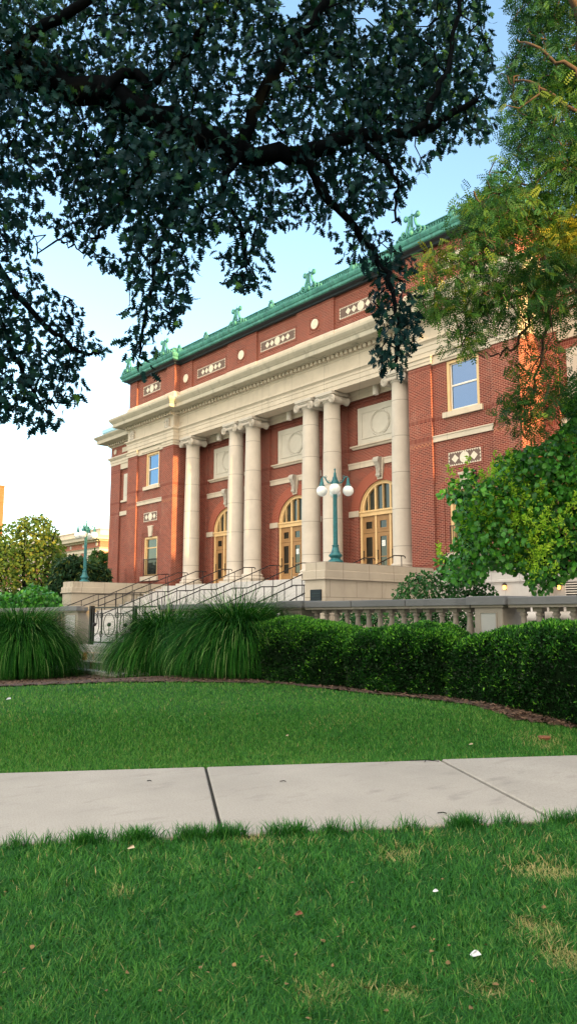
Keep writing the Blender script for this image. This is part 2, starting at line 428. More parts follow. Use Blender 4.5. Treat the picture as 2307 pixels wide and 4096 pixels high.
# ------------------------------------------------------------------ ground
def S01(a): a = np.clip(a, 0, 1); return a * a * (3 - 2 * a)
TN = np.array([-.848, .53]); TS = np.array([.53, .848])      # away from camera / along the sidewalk
D0, D1 = 5.36, 7.72
def ter(x, y):
    d = x * TN[0] + y * TN[1] - D1
    return .15 + .32 * S01((x + 17.5) / 5.5) * S01(d / 2.2)
def ground_at(px, py):
    z = .15
    for _ in range(40):
        r = rayD(px, py); p = CAMP + r * ((z - 1.6) / r[2]); z = .6 * z + .4 * float(ter(p[0], p[1]))
    return p
def sheet(name, u0, u1, v0, v1, nu, nv, zf, mat, keep=None):
    "grid in sidewalk coordinates: u along, v away from camera"
    u = np.linspace(u0, u1, nu); v = np.linspace(v0, v1, nv); U, V_ = np.meshgrid(u, v, indexing='ij')
    X = U * TS[0] + V_ * TN[0]; Y = U * TS[1] + V_ * TN[1]; Z = zf(X, Y)
    P = np.stack([X.ravel(), Y.ravel(), Z.ravel()], 1); i = np.arange(nu * nv).reshape(nu, nv)
    Fq = np.stack([i[:-1, :-1], i[:-1, 1:], i[1:, 1:], i[1:, :-1]], -1).reshape(-1, 4)
    if keep is not None:
        c = P[Fq].mean(1); Fq = Fq[keep(c)]
    return tag(npmesh(name, P, Fq, mat, smooth=True), kind='structure')
g = MB(); g.add([(-900, -900, -.05), (900, -900, -.05), (900, 900, -.05), (-900, 900, -.05)], [(0, 1, 2, 3)]); tag(g.build('ground', 'turf'), kind='structure')
sheet('lawn_ground', -14, 22, -8, D0 - .0, 40, 20, lambda X, Y: .135 + 0 * X, 'turf')
sheet('back_lawn_ground', -32, 26, D1, D1 + 20, 260, 110, lambda X, Y: ter(X, Y) - .012, 'turf', lambda c: c[:, 1] < 10.0)
# sidewalk slabs: joints measured from the photo
def uv(p): return float(np.dot(p[:2], TS)), float(np.dot(p[:2], TN))
ja = [ground_at(540, 1922), ground_at(524, 2100)]; jb = [ground_at(1135, 1912), ground_at(1355, 2066)]
ua = np.mean([uv(p)[0] for p in ja]); ub = np.mean([uv(p)[0] for p in jb]); step = ub - ua
g = MB(); random.seed(3)
for k in range(-6, 7):
    u0 = ua + k * step + .013; u1 = ua + (k + 1) * step - .013
    dz = random.uniform(-.004, .004)
    c = [np.array([u * TS[0] + v * TN[0], u * TS[1] + v * TN[1]]) for u, v in ((u0, D0), (u1, D0), (u1, D1), (u0, D1))]
    ci = [np.array([u * TS[0] + v * TN[0], u * TS[1] + v * TN[1]]) for u, v in ((u0 + .012, D0 + .012), (u1 - .012, D0 + .012), (u1 - .012, D1 - .012), (u0 + .012, D1 - .012))]
    z = .16 + dz
    g.add([(p[0], p[1], .06) for p in c] + [(p[0], p[1], z - .008) for p in c] + [(p[0], p[1], z) for p in ci],
          [(8, 9, 10, 11)] + [(i, (i + 1) % 4, (i + 1) % 4 + 4, i + 4) for i in range(4)] + [(i + 4, (i + 1) % 4 + 4, (i + 1) % 4 + 8, i + 8) for i in range(4)])
    # fix winding upwards
tag(g.build('sidewalk', 'concrete'), kind='structure')
g = MB(); cs = [u * TS + v * TN for u, v in ((-30, D0 - .05), (40, D0 - .05), (40, D1 + .05), (-30, D1 + .05))]
g.add([(p[0], p[1], .138) for p in cs], [(3, 2, 1, 0)]); tag(g.build('sidewalk_bed', 'joint_dirt'), kind='structure')

# mulch bed
BND = [(-120, 1732), (0, 1728), (205, 1720), (270, 1717), (500, 1716), (700, 1720), (860, 1738), (1000, 1752), (1200, 1778), (1262, 1797), (1295, 1812), (1380, 1822), (1451, 1834), (1700, 1850)]
bnd = [ground_at(*p)[:2] for p in BND]
bed = [tuple(p) for p in bnd] + [(bnd[-1][0], 10.05), (-21.0, 10.05), (-21.0, 9.0), (-26, 9.0), (-26, bnd[0][1])]
u0, v0 = -32, D1
sheet('mulch_bed', -26, 14, D1 + .02, D1 + 17, 420, 190, lambda X, Y: ter(X, Y) + .010 + .012 * np.sin(X * 31) * np.sin(Y * 37), 'mulch', lambda c: inpoly(c[:, 0], c[:, 1], bed))

def blades(name, P, h, wd, lean, tint, mat, label, seg=2):
    n = len(P); az = rng.uniform(0, 2 * math.pi, n); d = np.stack([np.cos(az), np.sin(az), np.zeros(n)], 1)
    sdv = np.stack([-np.sin(az + rng.normal(0, .6, n)), np.cos(az), np.zeros(n)], 1)
    up = np.array([0, 0, 1.0]); rows = []
    for j in range(seg):
        f = j / seg; c = P + d * (lean * f ** 1.7)[:, None] + up * (h * (f - .25 * f * f * lean / np.maximum(h, .01)))[:, None]
        ww = wd * (1 - .35 * f); rows += [c - sdv * ww[:, None] * .5, c + sdv * ww[:, None] * .5]
    tip = P + d * lean[:, None] + up * (h * (1 - .25 * lean / np.maximum(h, .01)))[:, None]; rows += [tip]
    V = np.stack(rows, 1).reshape(-1, 3); k = 2 * seg + 1; base = np.arange(n)[:, None] * k
    fs = []
    for j in range(seg - 1): fs += [(2 * j, 2 * j + 1, 2 * j + 3), (2 * j, 2 * j + 3, 2 * j + 2)]
    fs += [(2 * seg - 2, 2 * seg - 1, 2 * seg)]
    Fq = (base[:, :, None] + np.array(fs)[None]).reshape(-1, 3)
    return tag(npmesh(name, V, Fq, mat, np.repeat(tint, k)), label, None, None, 'stuff')
def lawn_points(n, x0, x1, y0, y1, poly=None):
    x = rng.uniform(x0, x1, n); y = rng.uniform(y0, y1, n)
    r = _Fw[None] + _R[None] * ((x * K - PCX) / F)[:, None] + _U[None] * ((PCY - y * K) / F)[:, None]
    z = np.full(n, .15)
    for _ in range(25):
        P = CAMP + r * ((z - 1.6) / r[:, 2])[:, None]; z = .6 * z + .4 * ter(P[:, 0], P[:, 1])
    P[:, 2] = z; return P
# near lawn
P = lawn_points(235000, -700, 2300, 2030, 2700); v = P[:, :2] @ TN
edge = D0 - .02 + .05 * (vnoise(P, 3.0, 5) - .5) * 2
P = P[(v < edge)]; v = P[:, :2] @ TN
dry = vnoise(P, 1.6, 2) * .6 + vnoise(P, 5.0, 3) * .4
for (px, py, rad) in ((295, 2255, .16), (1370, 2190, .17), (90, 2510, .22), (800, 2520, .16), (1330, 2340, .14), (1440, 2420, .16), (1000, 2500, .12), (620, 2108, .12), (1000, 2150, .15), (1240, 2500, .12)):
    c = ground_at(px, py); dd = np.hypot(P[:, 0] - c[0], P[:, 1] - c[1]); dry += .42 * np.exp(-(dd / rad) ** 2)
tuft = vnoise(P, 9.0, 8); dry += .35 * (vnoise(P, 28.0, 6) - .5)
hh = (.026 + .028 * rng.random(len(P)) + .024 * tuft) * np.where(dry > .85, .6, 1)
tint = np.clip(rng.normal(.30, .24, len(P)) + .25 * (vnoise(P, 2.2, 4) - .5) + .3 * (tuft - .5), 0, .76)
isdry = rng.random(len(P)) < np.clip((dry - .68) * 2.2, .016, .8); tint[isdry] = rng.uniform(.82, 1, isdry.sum())
P[:, 2] = .137
blades('near_lawn_grass', P, hh, .0034 + .003 * rng.random(len(P)), hh * rng.uniform(.3, 1.5, len(P)), tint, 'grass_blade', None)
TP = []
for (px, py, k_) in ((130, 2118, 90), (215, 2110, 260), (250, 2108, 120), (340, 2098, 330), (365, 2100, 200), (470, 2098, 240), (500, 2094, 200), (560, 2090, 300), (590, 2092, 150), (690, 2092, 160), (740, 2088, 280), (830, 2085, 160), (900, 2082, 60), (1020, 2078, 80), (1140, 2064, 330), (1165, 2066, 200), (1260, 2066, 120), (1400, 2066, 200), (1440, 2064, 120), (40, 2130, 120)):
    c = ground_at(px, py); a_ = uv(c)[0]; q = np.stack([a_ + rng.normal(0, .055, k_), D0 - .03 + rng.normal(0, .028, k_)], 1)
    TP.append(np.stack([q[:, 0] * TS[0] + q[:, 1] * TN[0], q[:, 0] * TS[1] + q[:, 1] * TN[1], np.full(k_, .137)], 1))
TP = np.concatenate(TP); n_ = len(TP); hh = rng.uniform(.06, .135, n_)
blades('edge_tufts', TP, hh, .004 + .002 * rng.random(n_), hh * rng.uniform(.2, 1.0, n_), np.clip(rng.normal(.3, .2, n_), 0, .72), 'grass_blade', None, 3)
# far lawn
P = lawn_points(260000, -500, 2150, 1695, 1945); v = P[:, :2] @ TN
lim = D1 - .015
ok = (v > lim) & ~inpoly(P[:, 0], P[:, 1], [(a, b + .0) for a, b in bed]) & (P[:, 1] < 9.9) & (np.abs(P[:, 0]) < 60); P = P[ok]; v = v[ok]
hh = .024 + .030 * rng.random(len(P)); e = np.exp(-((v - D1) / .06) ** 2); hh += .02 * e * rng.random(len(P))
dry = vnoise(P, 1.3, 12)
c = ground_at(1350, 1868); dry += .5 * np.exp(-(np.hypot(P[:, 0] - c[0], P[:, 1] - c[1]) / .45) ** 2)
tint = np.clip(rng.normal(.54, .20, len(P)) + .25 * (vnoise(P, 1.8, 14) - .5), 0, .76)
isdry = rng.random(len(P)) < np.clip((dry - .66) * 1.1, .012, .6); tint[isdry] = rng.uniform(.84, 1, isdry.sum())
dist = np.linalg.norm(P - CAMP, axis=1); P[:, 2] -= .012
blades('back_lawn_grass', P, hh, (.0035 + .002 * rng.random(len(P))) * np.clip(dist / 8, 1, 2.2), hh * rng.uniform(.3, 1.2, len(P)), tint, 'grass_blade', None)
# fallen leaf bits and clippings scattered over both lawns and the pavement edges
simple('leaf_litter', (.26, .17, .07), .9, 0, .6, 14, col2=(.10, .07, .03))
P = lawn_points(110, -100, 1600, 1715, 2650); v = P[:, :2] @ TN; P = P[(P[:, 1] < 9.9) & ((v < D0 + .1) | (v > D1 - .15))]; n = len(P); P[:, 2] += .03
V, Fq, tt = scatter(*OVAL, P, np.stack([rng.normal(size=n), rng.normal(size=n), rng.normal(0, .2, n)], 1), np.stack([rng.normal(0, .4, n), rng.normal(0, .4, n), np.ones(n)], 1), rng.uniform(.012, .03, n), rng.random(n)); tag(npmesh('leaf_litter', V, Fq, 'leaf_litter', tt), None, None, None, 'stuff')
# mulch chips
P = lawn_points(60000, -100, 1600, 1680, 1850); ok = inpoly(P[:, 0], P[:, 1], bed) & (P[:, 1] < 9.9); P = P[ok][:9000]; n = len(P); P[:, 2] += .022
N = np.stack([rng.normal(0, .35, n), rng.normal(0, .35, n), np.ones(n)], 1); az = rng.uniform(0, 6.28, n); A = np.stack([np.cos(az), np.sin(az), rng.normal(0, .25, n)], 1)
simple('mulch_chip', (.18, .115, .075), .9, 0, .8, 9, col2=(.05, .03, .025))
V, Fq, tt = scatter(*NARROW, P, A, N, rng.uniform(.03, .08, n), rng.random(n)); tag(npmesh('mulch_chips', V, Fq, 'mulch_chip', tt), None, None, None, 'stuff')

# ------------------------------------------------------------------ the hall
CX = -29.86; YP = 24.6; YC = 25.0; YW = 26.4; YR = 26.15
LX0, LX1, RX0, RX1 = -44.72, -39.15, -20.57, -15.2
hall = empty('music_hall', (CX, YP, .8), 'large red brick hall with six stone columns, three arched doorways and a green copper cornice', 'building')
def part(g, name, mat, parent=hall, origin=None): return g.build(name, mat, parent, origin)

def wallgrid(g, x0, x1, z0, z1, yf, yb, holes):
    "wall slab facing -Y with rectangular holes"
    xs = sorted({x0, x1, *[h[0] for h in holes], *[h[1] for h in holes]})
    for a, b in zip(xs[:-1], xs[1:]):
        hs = sorted([(h[2], h[3]) for h in holes if h[0] <= a + 1e-6 and h[1] >= b - 1e-6]); z = z0
        for h0, h1 in hs:
            if h0 > z: g.box(a, b, yf, yb, z, h0)
            z = h1
        if z1 > z: g.box(a, b, yf, yb, z, z1)
# pavilions, brick
PAV = [(LX0, LX1, -41.75), (RX0, RX1, -17.87)]      # x0, x1, window centre
g = MB()
for x0, x1, wc in PAV:
    g.box(x0, x0 + 1.2, YP, YP + .5, 3.45, 12.42); g.box(x1 - 1.22, x1, YP, YP + .5, 3.45, 12.42)
    wallgrid(g, x0 + 1.2, x1 - 1.22, 3.45, 12.10, YP + .13, YP + .5, [(wc - .79, wc + .79, 4.12, 6.60), (wc - .79, wc + .79, 9.86, 12.02)])
    g.box(x0 + .003, x1 - .003, YP + .9, 33, 3.45, 12.42)
    g.box(x0 + .003, x0 + .4, YP + .5, YP + .9, 3.45, 12.42); g.box(x1 - .4, x1 - .003, YP + .5, YP + .9, 3.45, 12.42)
    # inner lining of lower window reveal: slightly recessed orders
    for s in (-1, 1): g.box(wc + s * 1.05, wc + s * 1.25, YP + .09, YP + .13, 3.45, 6.95)
# portico wall with three arches
BAYS = [CX - 6.03, CX, CX + 6.03]; RO = 1.43; ZS = 6.55
def archwall(g, c, hw, ztop, yf, yb):
    n = 28; pts = []
    for i in range(n + 1):
        a = math.pi * i / n; pts.append((c - RO * math.cos(a), ZS + RO * math.sin(a)))
    g.box(c - hw, c - RO, yf, yb, 3.4, ztop); g.box(c + RO, c + hw, yf, yb, 3.4, ztop)
    for (xa, za), (xb, zb) in zip(pts[:-1], pts[1:]):
        g.add([(xa, yf, za), (xb, yf, zb), (xb, yf, ztop), (xa, yf, ztop), (xa, yb, za), (xb, yb, zb)], [(0, 1, 2, 3), (0, 4, 5, 1)])
xs = [LX1 - .3] + [v for c in BAYS for v in (c - 2.08, c + 2.08)] + [RX0 + .3]
for i in range(0, len(xs), 2): g.box(xs[i], xs[i + 1], YW - .12, YW + .4, 3.4, 12.62)
for c in BAYS: archwall(g, c, 2.08, 12.62, YW, YW + .4)
# brick pilaster strips beside each doorway (the twin thin vertical reveals)
for c in BAYS:
    for s in (-1, 1):
        a, b = sorted((c + s * (RO + .02), c + s * (RO + .30))); g.box(a, b, YW - .05, YW, 3.4, 6.38)
# wings (recessed)
def wing(g, x0, x1, pil, win, side):
    wallgrid(g, x0, x1, 3.4, 13.2, YR + .14, YR + .6, win)
    for a, b in pil: g.box(a, b, YR, YR + .135, 3.4, 12.5)
wing(g, -50.03, LX0, [(-50.03, -48.62)], [], -1)
g.box(-50.027, -49.6, YR + .6, 40, 3.4, 14.0); g.box(-50.027, LX0, 32, 40, 3.4, 14.0)
wing(g, RX1, 6.0, [(RX1, -14.52), (-11.2, -10.4), (-7, -6.2)], [], 1)
# attic
AT0, AT1 = 15.45, 17.25
for x0, x1, mc in ((LX0, LX1, -41.95), (RX0, RX1, -17.87)):
    g.box(x0, x0 + .95, YP, 30, AT0, AT1); g.box(x1 - .95, x1, YP, 30, AT0, AT1); g.box(x0 + .95, x1 - .95, YP + .1, 30, AT0, AT1)
for a, b in ((LX1, -37.85), (-34.2, -31.55), (-28.2, -25.5), (-21.9, RX0)): g.box(a, b, YC, 30, AT0, AT1)
for a, b in ((-37.85, -34.2), (-31.55, -28.2), (-25.5, -21.9)): g.box(a, b, YC + .1, 30, AT0, AT1)
part(g, 'brick_wall', 'brick')

# raised arch brick rings
g = MB()
m, t, b = newmat('arch_brick'); 
at_ = t.nodes.new('ShaderNodeAttribute'); at_.attribute_name = 'tint'
cc = mixc(t, at_.outputs['Fac'], (.46, .24, .16), (.25, .045, .025)); t.links.new(cc, b.inputs['Base Color']); b.inputs['Roughness'].default_value = .85
V = []; Fq = []; tn = []
for c in BAYS:
    for r0, r1, y, n in ((RO + .003, RO + .34, YW - .05, 64), (RO + .345, RO + .56, YW - .022, 84)):
        for i in range(n * 5):
            f0 = i / (n * 5); f1 = (i + 1) / (n * 5); q = []
            for r_, f_ in ((r0, f0), (r0, f1), (r1, f1), (r1, f0)):
                a = math.pi * (1 - f_); q.append((c + r_ * math.cos(a), y, ZS + r_ * math.sin(a)))
            k = len(V); V += q[::-1]; Fq.append((k, k + 1, k + 2, k + 3)); tn += [0.0 if i % 5 == 0 else 1.0] * 4
        for r_, sgn in ((r0, 1), (r1, -1)):
            for i in range(48):
                q = []
                for f_, yy in ((i / 48, y), ((i + 1) / 48, y), ((i + 1) / 48, YW + .002), (i / 48, YW + .002)):
                    a = math.pi * (1 - f_); q.append((c + r_ * math.cos(a), yy, ZS + r_ * math.sin(a)))
                k = len(V); V += q; Fq.append((k, k + 1, k + 2, k + 3)); tn += [.6] * 4
npmesh('arch_brickwork', np.array(V), np.array(Fq), 'arch_brick', np.array(tn), hall, tuple(wl(hall)))

# stone plinth under everything
for q in ((LX0 - .15, LX1 + .0, YP - .1, 33, .3, 3.45), (RX0, RX1 + .15, YP - .1, 33, .3, 3.45), (LX1, RX0, 24.35, YW + .4, .3, 3.4), (-50.2, LX0 - .15, YR - .1, 40, .3, 3.4), (RX1 + .15, 6.2, YR - .1, YR + .6, .3, 3.4)):
    g = MB(); g.box(*q); part(g, 'stone_base', 'base_stone', hall, ((q[0] + q[1]) / 2, q[2], .3))
PB = [(-19.3, YP - .1), (RX1 + .15, YP - .1), (RX1 + .15, YR - .1), (6, YR - .1)]
for z0, z1, o in ((2.86, 2.95, .07), (3.30, 3.42, .05)):
    g = MB(); g.sweep(PB, [(0, z0), (o, z0 + .02), (o, z1), (0, z1 + .03)]); part(g, 'base_moulding', 'base_stone')
pr = [(0, 1.20), (.32, 1.20), (.34, 1.45)] + [(.22 + .17 * math.cos(a), 1.62 + .17 * math.sin(a)) for a in [R(-90 + 18 * i) for i in range(11)]] + [(.1, 1.82), (0, 1.95)]
g = MB(); g.sweep(PB, pr); part(g, 'torus_moulding', 'base_stone')
# louvre grilles in the right base
for x in (-14.55, -10.0):
    g = MB(); g.box(x, x + 2.4, YR - .13, YR - .1, 1.95, 2.86); f = part(g, 'louvre_grille', 'black_iron')
    g = MB()
    for k in range(10): g.box(x, x + 2.4, YR - .20, YR - .13, 1.98 + k * .09, 2.015 + k * .09)
    part(g, 'slats', 'white_paint', f)

# entablature ---------------------------------------------------------
MAIN = [(LX0, 33), (LX0, YP), (LX1, YP), (LX1, YC), (RX0, YC), (RX0, YP), (RX1, YP), (RX1, 33)]
ARCH = [(.0, 12.42), (.03, 12.42), (.03, 12.62), (.055, 12.63), (.055, 12.86), (.08, 12.87), (.08, 12.98), (.13, 13.04), (.19, 13.08), (.19, 13.16), (.03, 13.2), (.03, 13.82)]
g = MB(); g.sweep(MAIN, ARCH)
g.sweep([(LX1, 25.78), (RX0, 25.78)][::-1], [(0, 12.42), (0, 13.1)])
g.add([(LX1, YC - .03, 12.42), (RX0, YC - .03, 12.42), (RX0, 25.78, 12.42), (LX1, 25.78, 12.42)], [(0, 3, 2, 1)])
for x0, x1, wc in PAV:   # extra lower fascia over the pilasters, recessed lintel over the window
    for a, b in ((x0, x0 + 1.2), (x1 - 1.22, x1)):
        g.sweep([(a, YP + .4), (a, YP), (b, YP), (b, YP + .4)], [(.0, 12.08), (.04, 12.08), (.04, 12.2), (.07, 12.21), (.07, 12.36), (.12, 12.38), (.12, 12.42), (0, 12.43)])
    g.box(x0 + 1.2, x1 - 1.22, YP + .06, YP + .5, 12.04, 12.44)
    g.sweep([(x0 + 1.75, YP + .06), (x1 - 1.75, YP + .06)], [(0, 12.12), (.05, 12.13), (.05, 12.17), (0, 12.2)])
part(g, 'architrave', 'limestone')
g = MB(); g.sweep(MAIN, [(.03, 13.82), (.06, 13.84), (.08, 13.92), (.10, 13.93), (.10, 14.13), (.33, 14.13)])
part(g, 'bed_mould', 'limestone')
def dentils(g, path, z0, z1, o0, o1, pitch=.30, wd=.18):
    for (xa, ya), (xb, yb) in zip(path[:-1], path[1:]):
        L = math.hypot(xb - xa, yb - ya); 
        if L < .35: n = 1
        else: n = max(1, int(L / pitch))
        dx, dy = (xb - xa) / L, (yb - ya) / L; nx, ny = dy, -dx
        for k in range(n):
            s = (k + .5) * L / n
            cx, cy = xa + dx * s, ya + dy * s
            p = [(cx + dx * e * wd / 2 + nx * o, cy + dy * e * wd / 2 + ny * o) for o, e in ((o0, -1), (o0, 1), (o1, 1), (o1, -1))]
            g.add([(a, b_, z0) for a, b_ in p] + [(a, b_, z1) for a, b_ in p], [(0, 1, 2, 3), (7, 6, 5, 4), (0, 4, 5, 1), (1, 5, 6, 2), (2, 6, 7, 3), (3, 7, 4, 0)])
def offset_path(path, o):
    g2 = MB(); g2.sweep(path, [(o, 0), (o, 1)]); return [(v[0], v[1]) for v in g2.v[::2]]
g = MB(); dentils(g, offset_path([(LX0, 30)] + MAIN[1:-1] + [(RX1, 30)], .10), 13.94, 14.11, .0, .17)
part(g, 'dentil_course', 'limestone')
CORN = [(.33, 14.13), (.34, 14.16), (.78, 14.17), (.80, 14.2), (.80, 14.40), (.84, 14.42), (.86, 14.46), (.92, 14.52), (.99, 14.62), (1.0, 14.70), (1.0, 14.74), (.0, 14.86)]
g = MB(); g.sweep(MAIN, CORN); part(g, 'stone_cornice', 'limestone_cornice')
g = MB()
ATP = [(LX0, 30), (LX0, YP), (LX1, YP), (LX1, YC), (RX0, YC), (RX0, YP), (RX1, YP), (RX1, 30)]
g.sweep(ATP, [(.07, 14.8), (.07, 15.36), (.03, 15.44), (-.2, 15.46)])
for a, b in ((LX1, -37.85), (-34.2, -31.55), (-28.2, -25.5), (-21.9, RX0)): g.sweep([(a, YC + .3), (a, YC), (b, YC), (b, YC + .3)], [(.11, 14.8), (.11, 15.38), (.05, 15.45), (-.1, 15.48)])
for x0, x1 in ((LX0, LX1), (RX0, RX1)):
    for a, b in ((x0, x0 + .95), (x1 - .95, x1)): g.sweep([(a, YP + .3), (a, YP), (b, YP), (b, YP + .3)], [(.11, 14.8), (.11, 15.38), (.05, 15.45), (-.1, 15.48)])
part(g, 'attic_base', 'limestone')
# copper cornice and cheneau
g = MB(); g.sweep(ATP, [(-.02, 17.16), (.10, 17.18), (.12, 17.24), (.16, 17.26), (.30, 17.30), (.32, 17.34)]); part(g, 'copper_bed', 'copper_shadow')  # near-black colour paints the shadow under the copper cornice
g = MB(); g.sweep(ATP, [(.32, 17.34), (.40, 17.36), (.42, 17.40), (.42, 17.50), (.46, 17.52), (.50, 17.60), (.52, 17.66), (.52, 17.72), (.36, 17.74), (.30, 17.80), (.18, 17.98), (.17, 18.10), (.20, 18.12), (.20, 18.17), (.0, 18.19), (-3, 18.6)])
cop = part(g, 'copper_cornice', 'copper')
g = MB(); dentils(g, offset_path(ATP, .16), 17.84, 18.10, .0, .10, .13, .06); dentils(g, offset_path(ATP, .16), 18.07, 18.11, .10, .13, .13, .10); part(g, 'ribs', 'copper', cop)
g = MB(); g.box(LX0 + .2, RX1 - .2, 27.6, 33, 14.9, 18.55); part(g, 'roof', 'copper')

# wing entablatures ---------------------------------------------------
WB = [(-50.03, 40), (-50.03, YR), (LX0, YR)]; WR = [(RX1, YR), (6, YR)]
for pth, nm in ((WB, 'wing'), (WR, 'wing')):
    g = MB(); g.sweep(pth, [(0, 12.5), (.03, 12.5), (.03, 12.68), (.06, 12.69), (.06, 12.88), (.10, 12.9), (.2, 13.02), (.2, 13.1), (0, 13.14)])
    g.sweep(pth, [(.02, 13.85), (.10, 13.93), (.10, 14.13), (.33, 14.13)])
    part(g, 'wing_architrave', 'limestone')
    g = MB(); dentils(g, offset_path(pth, .10), 13.94, 14.11, .0, .17); part(g, 'wing_dentil_course', 'limestone')
    g = MB(); g.sweep(pth, [(.33, 14.13), (.78, 14.17), (.80, 14.4), (.86, 14.46), (.97, 14.58), (1.0, 14.66), (.0, 14.78)]); part(g, 'wing_cornice', 'limestone_cornice')
    g = MB(); g.sweep(pth, [(.0, 13.14), (.0, 13.85)]); part(g, 'wing_frieze', 'brick')
    g = MB(); g.sweep(pth, [(.45, 14.7), (.47, 14.95), (.52, 15.0), (.52, 15.24), (.4, 15.26), (-1, 15.4)]); part(g, 'gutter', 'blue_metal')
for nm_, bs in (('frieze_panel', ((-48.35, -45.5, YR - .04, YR, 13.3, 13.64), (-14.0, -11.4, YR - .04, YR, 13.3, 13.64))), ('lintel', ((-48.64, -45.1, YR + .02, YR + .14, 12.1, 12.5), (-14.5, -11.2, YR + .02, YR + .14, 12.1, 12.5))),
                ('sill', ((-48.5, -45.3, YR + .02, YR + .14, 9.68, 9.82), (-14.35, -11.25, YR + .02, YR + .14, 9.68, 9.82))), ('belt_course', ((-48.62, -45.2, YR + .04, YR + .14, 8.74, 9.03), (-14.5, -11.22, YR + .04, YR + .14, 8.74, 9.03)))):
    for q in bs: g = MB(); g.box(*q); part(g, nm_, 'limestone', hall, (q[0], q[2], q[4]))
g = MB(); g.lathe([(.0, YR + .0), (.19, YR - .0), (.19, YR - .04), (.0, YR - .045)], -49.4, 13.5, 20, 0, 'y'); part(g, 'frieze_boss', 'limestone', hall, (-49.4, YR, 13.5))
for x in (-48.15, -14.18):
    g = MB(); g.box(x, x + 2.0, YR + .06, YR + .14, 9.82, 11.7); f = part(g, 'blind_window', 'limestone_panel')
    g = MB(); g.box(x + .28, x + 1.72, YR + .045, YR + .06, 10.1, 11.42); part(g, 'inset', 'limestone_carved', f)

# sculpture and mosaics ------------------------------------------------
def wreath(g, x, y, z, r=.27):
    g.tube([(x + r * .62 * math.cos(a), y, z + r * .85 * math.sin(a)) for a in [2 * math.pi * i / 20 for i in range(21)]], r * .30, 7)
    g.sphere((x, y + .02, z), r * .42, 12, 8, 1.1, 1, .5)
    rr = random.Random(int(x * 100))
    for i in range(46):
        a = rr.uniform(0, 6.28); q = rr.uniform(.5, 1.15) * r; g.sphere((x + q * math.cos(a) * .95, y - rr.uniform(0, .06), z + q * math.sin(a)), rr.uniform(.03, .065), 6, 4)
    for s in (-1, 1):
        for i in range(9): g.sphere((x + s * (r * .8 + i * .035), y - .03, z - r * 1.05 + .02 * math.sin(i * 1.7)), .055 - i * .003, 6, 4)
proto = None
for x in (LX0 + .62, LX1 - .62, RX0 + .62, RX1 - .62):
    if proto is None: g = MB(); wreath(g, x, YP - .06, 13.50, .30); proto = part(g, 'frieze_cartouche', 'limestone_carved', hall, (x, YP, 13.2)); x00 = x
    else: clone(proto, (x - x00, 0, 0), hall)
for x in (-38.85, -20.85): g = MB(); g.lathe([(0, YC - .03), (.10, YC - .03), (.10, YC - .06), (0, YC - .065)], x, 13.5, 14, 0, 'y'); part(g, 'frieze_boss', 'limestone', hall, (x, YC, 13.5))
def mosaic(x0, x1, z0, z1, y, nd_=1, circ=True, border=True):
    g = MB(); g.box(x0, x1, y - .012, y + .02, z0, z1); base = part(g, 'mosaic_panel', 'mosaic_grey', hall, ((x0 + x1) / 2, y, z0))
    g = MB(); yl = y - .018; h = z1 - z0; zc = (z0 + z1) / 2; xc = (x0 + x1) / 2; w_ = x1 - x0; yb = y - .0125
    def tri(p): g.add([(a, yl, b_) for a, b_ in p], [tuple(range(len(p)))])
    if circ:
        g.lathe([(0, yl + .004), (h * .40, yl + .004), (h * .40, yl - .01), (0, yl - .012)], xc, zc, 22, 0, 'y')
    sp = h * .43
    for s in (-1, 1):
        for k in range(nd_):
            dxc = xc + s * (h * .40 + sp * .95 + k * sp * 1.6); a = sp * .72
            tri([(dxc, zc - a), (dxc + a, zc), (dxc, zc + a), (dxc - a, zc)])
    n = max(6, int(w_ / (h * .19))); tw = w_ / n; th = h * .13
    for k in range(n):
        a = x0 + k * tw
        if border:
            tri([(a, z0 + .005), (a + tw, z0 + .005), (a + tw / 2, z0 + th)]); tri([(a, z1 - .005), (a + tw / 2, z1 - th), (a + tw, z1 - .005)])
    m_ = 4; tw = h / m_
    for k in range(m_):
        b_ = z0 + k * tw
        tri([(x0 + .004, b_), (x0 + th, b_ + tw / 2), (x0 + .004, b_ + tw)]); tri([(x1 - .004, b_), (x1 - .004, b_ + tw), (x1 - th, b_ + tw / 2)])
    part(g, 'tesserae', 'mosaic_light', base)
    g = MB(); t_ = .10; yy = y - .02
    for a, b_, c_, d_ in ((x0 - t_, x1 + t_, z1, z1 + t_), (x0 - t_, x1 + t_, z0 - t_, z0), (x0 - t_, x0, z0, z1), (x1, x1 + t_, z0, z1)): g.box(a, b_, yy, y + .02, c_, d_)
    part(g, 'brick_border', 'brick', base)
mosaic(-42.66, -41.05, 7.60, 8.18, YP + .13)
mosaic(-18.66, -17.10, 7.62, 8.18, YP + .13)
mosaic(-43.05, -40.95, 15.98, 16.60, YP + .1); mosaic(-18.9, -16.85, 15.98, 16.60, YP + .1)
for c in (-35.95, CX + .0, -23.75): mosaic(c - 1.42, c + 1.42, 15.90, 16.46, YC + .1, 2)
def roundel(x, y, z, r=.26):
    g = MB(); g.lathe([(0, y), (r, y), (r, y - .03), (r * .85, y - .035), (0, y - .03)], x, z, 26, 0, 'y'); o = part(g, 'roundel', 'mosaic_light', hall, (x, y, z))
    g = MB(); g.tube([(x + (r + .05) * math.cos(a), y - .012, z + (r + .05) * math.sin(a)) for a in [2 * math.pi * i / 24 for i in range(25)]], .035, 5); part(g, 'surround', 'brick', o)
    g = MB()
    for a, b_, c_, d_ in ((-.42, .42, .36, .44), (-.42, .42, -.44, -.36), (-.42, -.34, -.36, .36), (.34, .42, -.36, .36)): g.box(x + a, x + b_, y - .02, y + .02, z + c_, z + d_)
    part(g, 'brick_border', 'brick', o)
for x in (-38.5, -32.9, -26.85, -21.25): roundel(x, YC, 16.18)

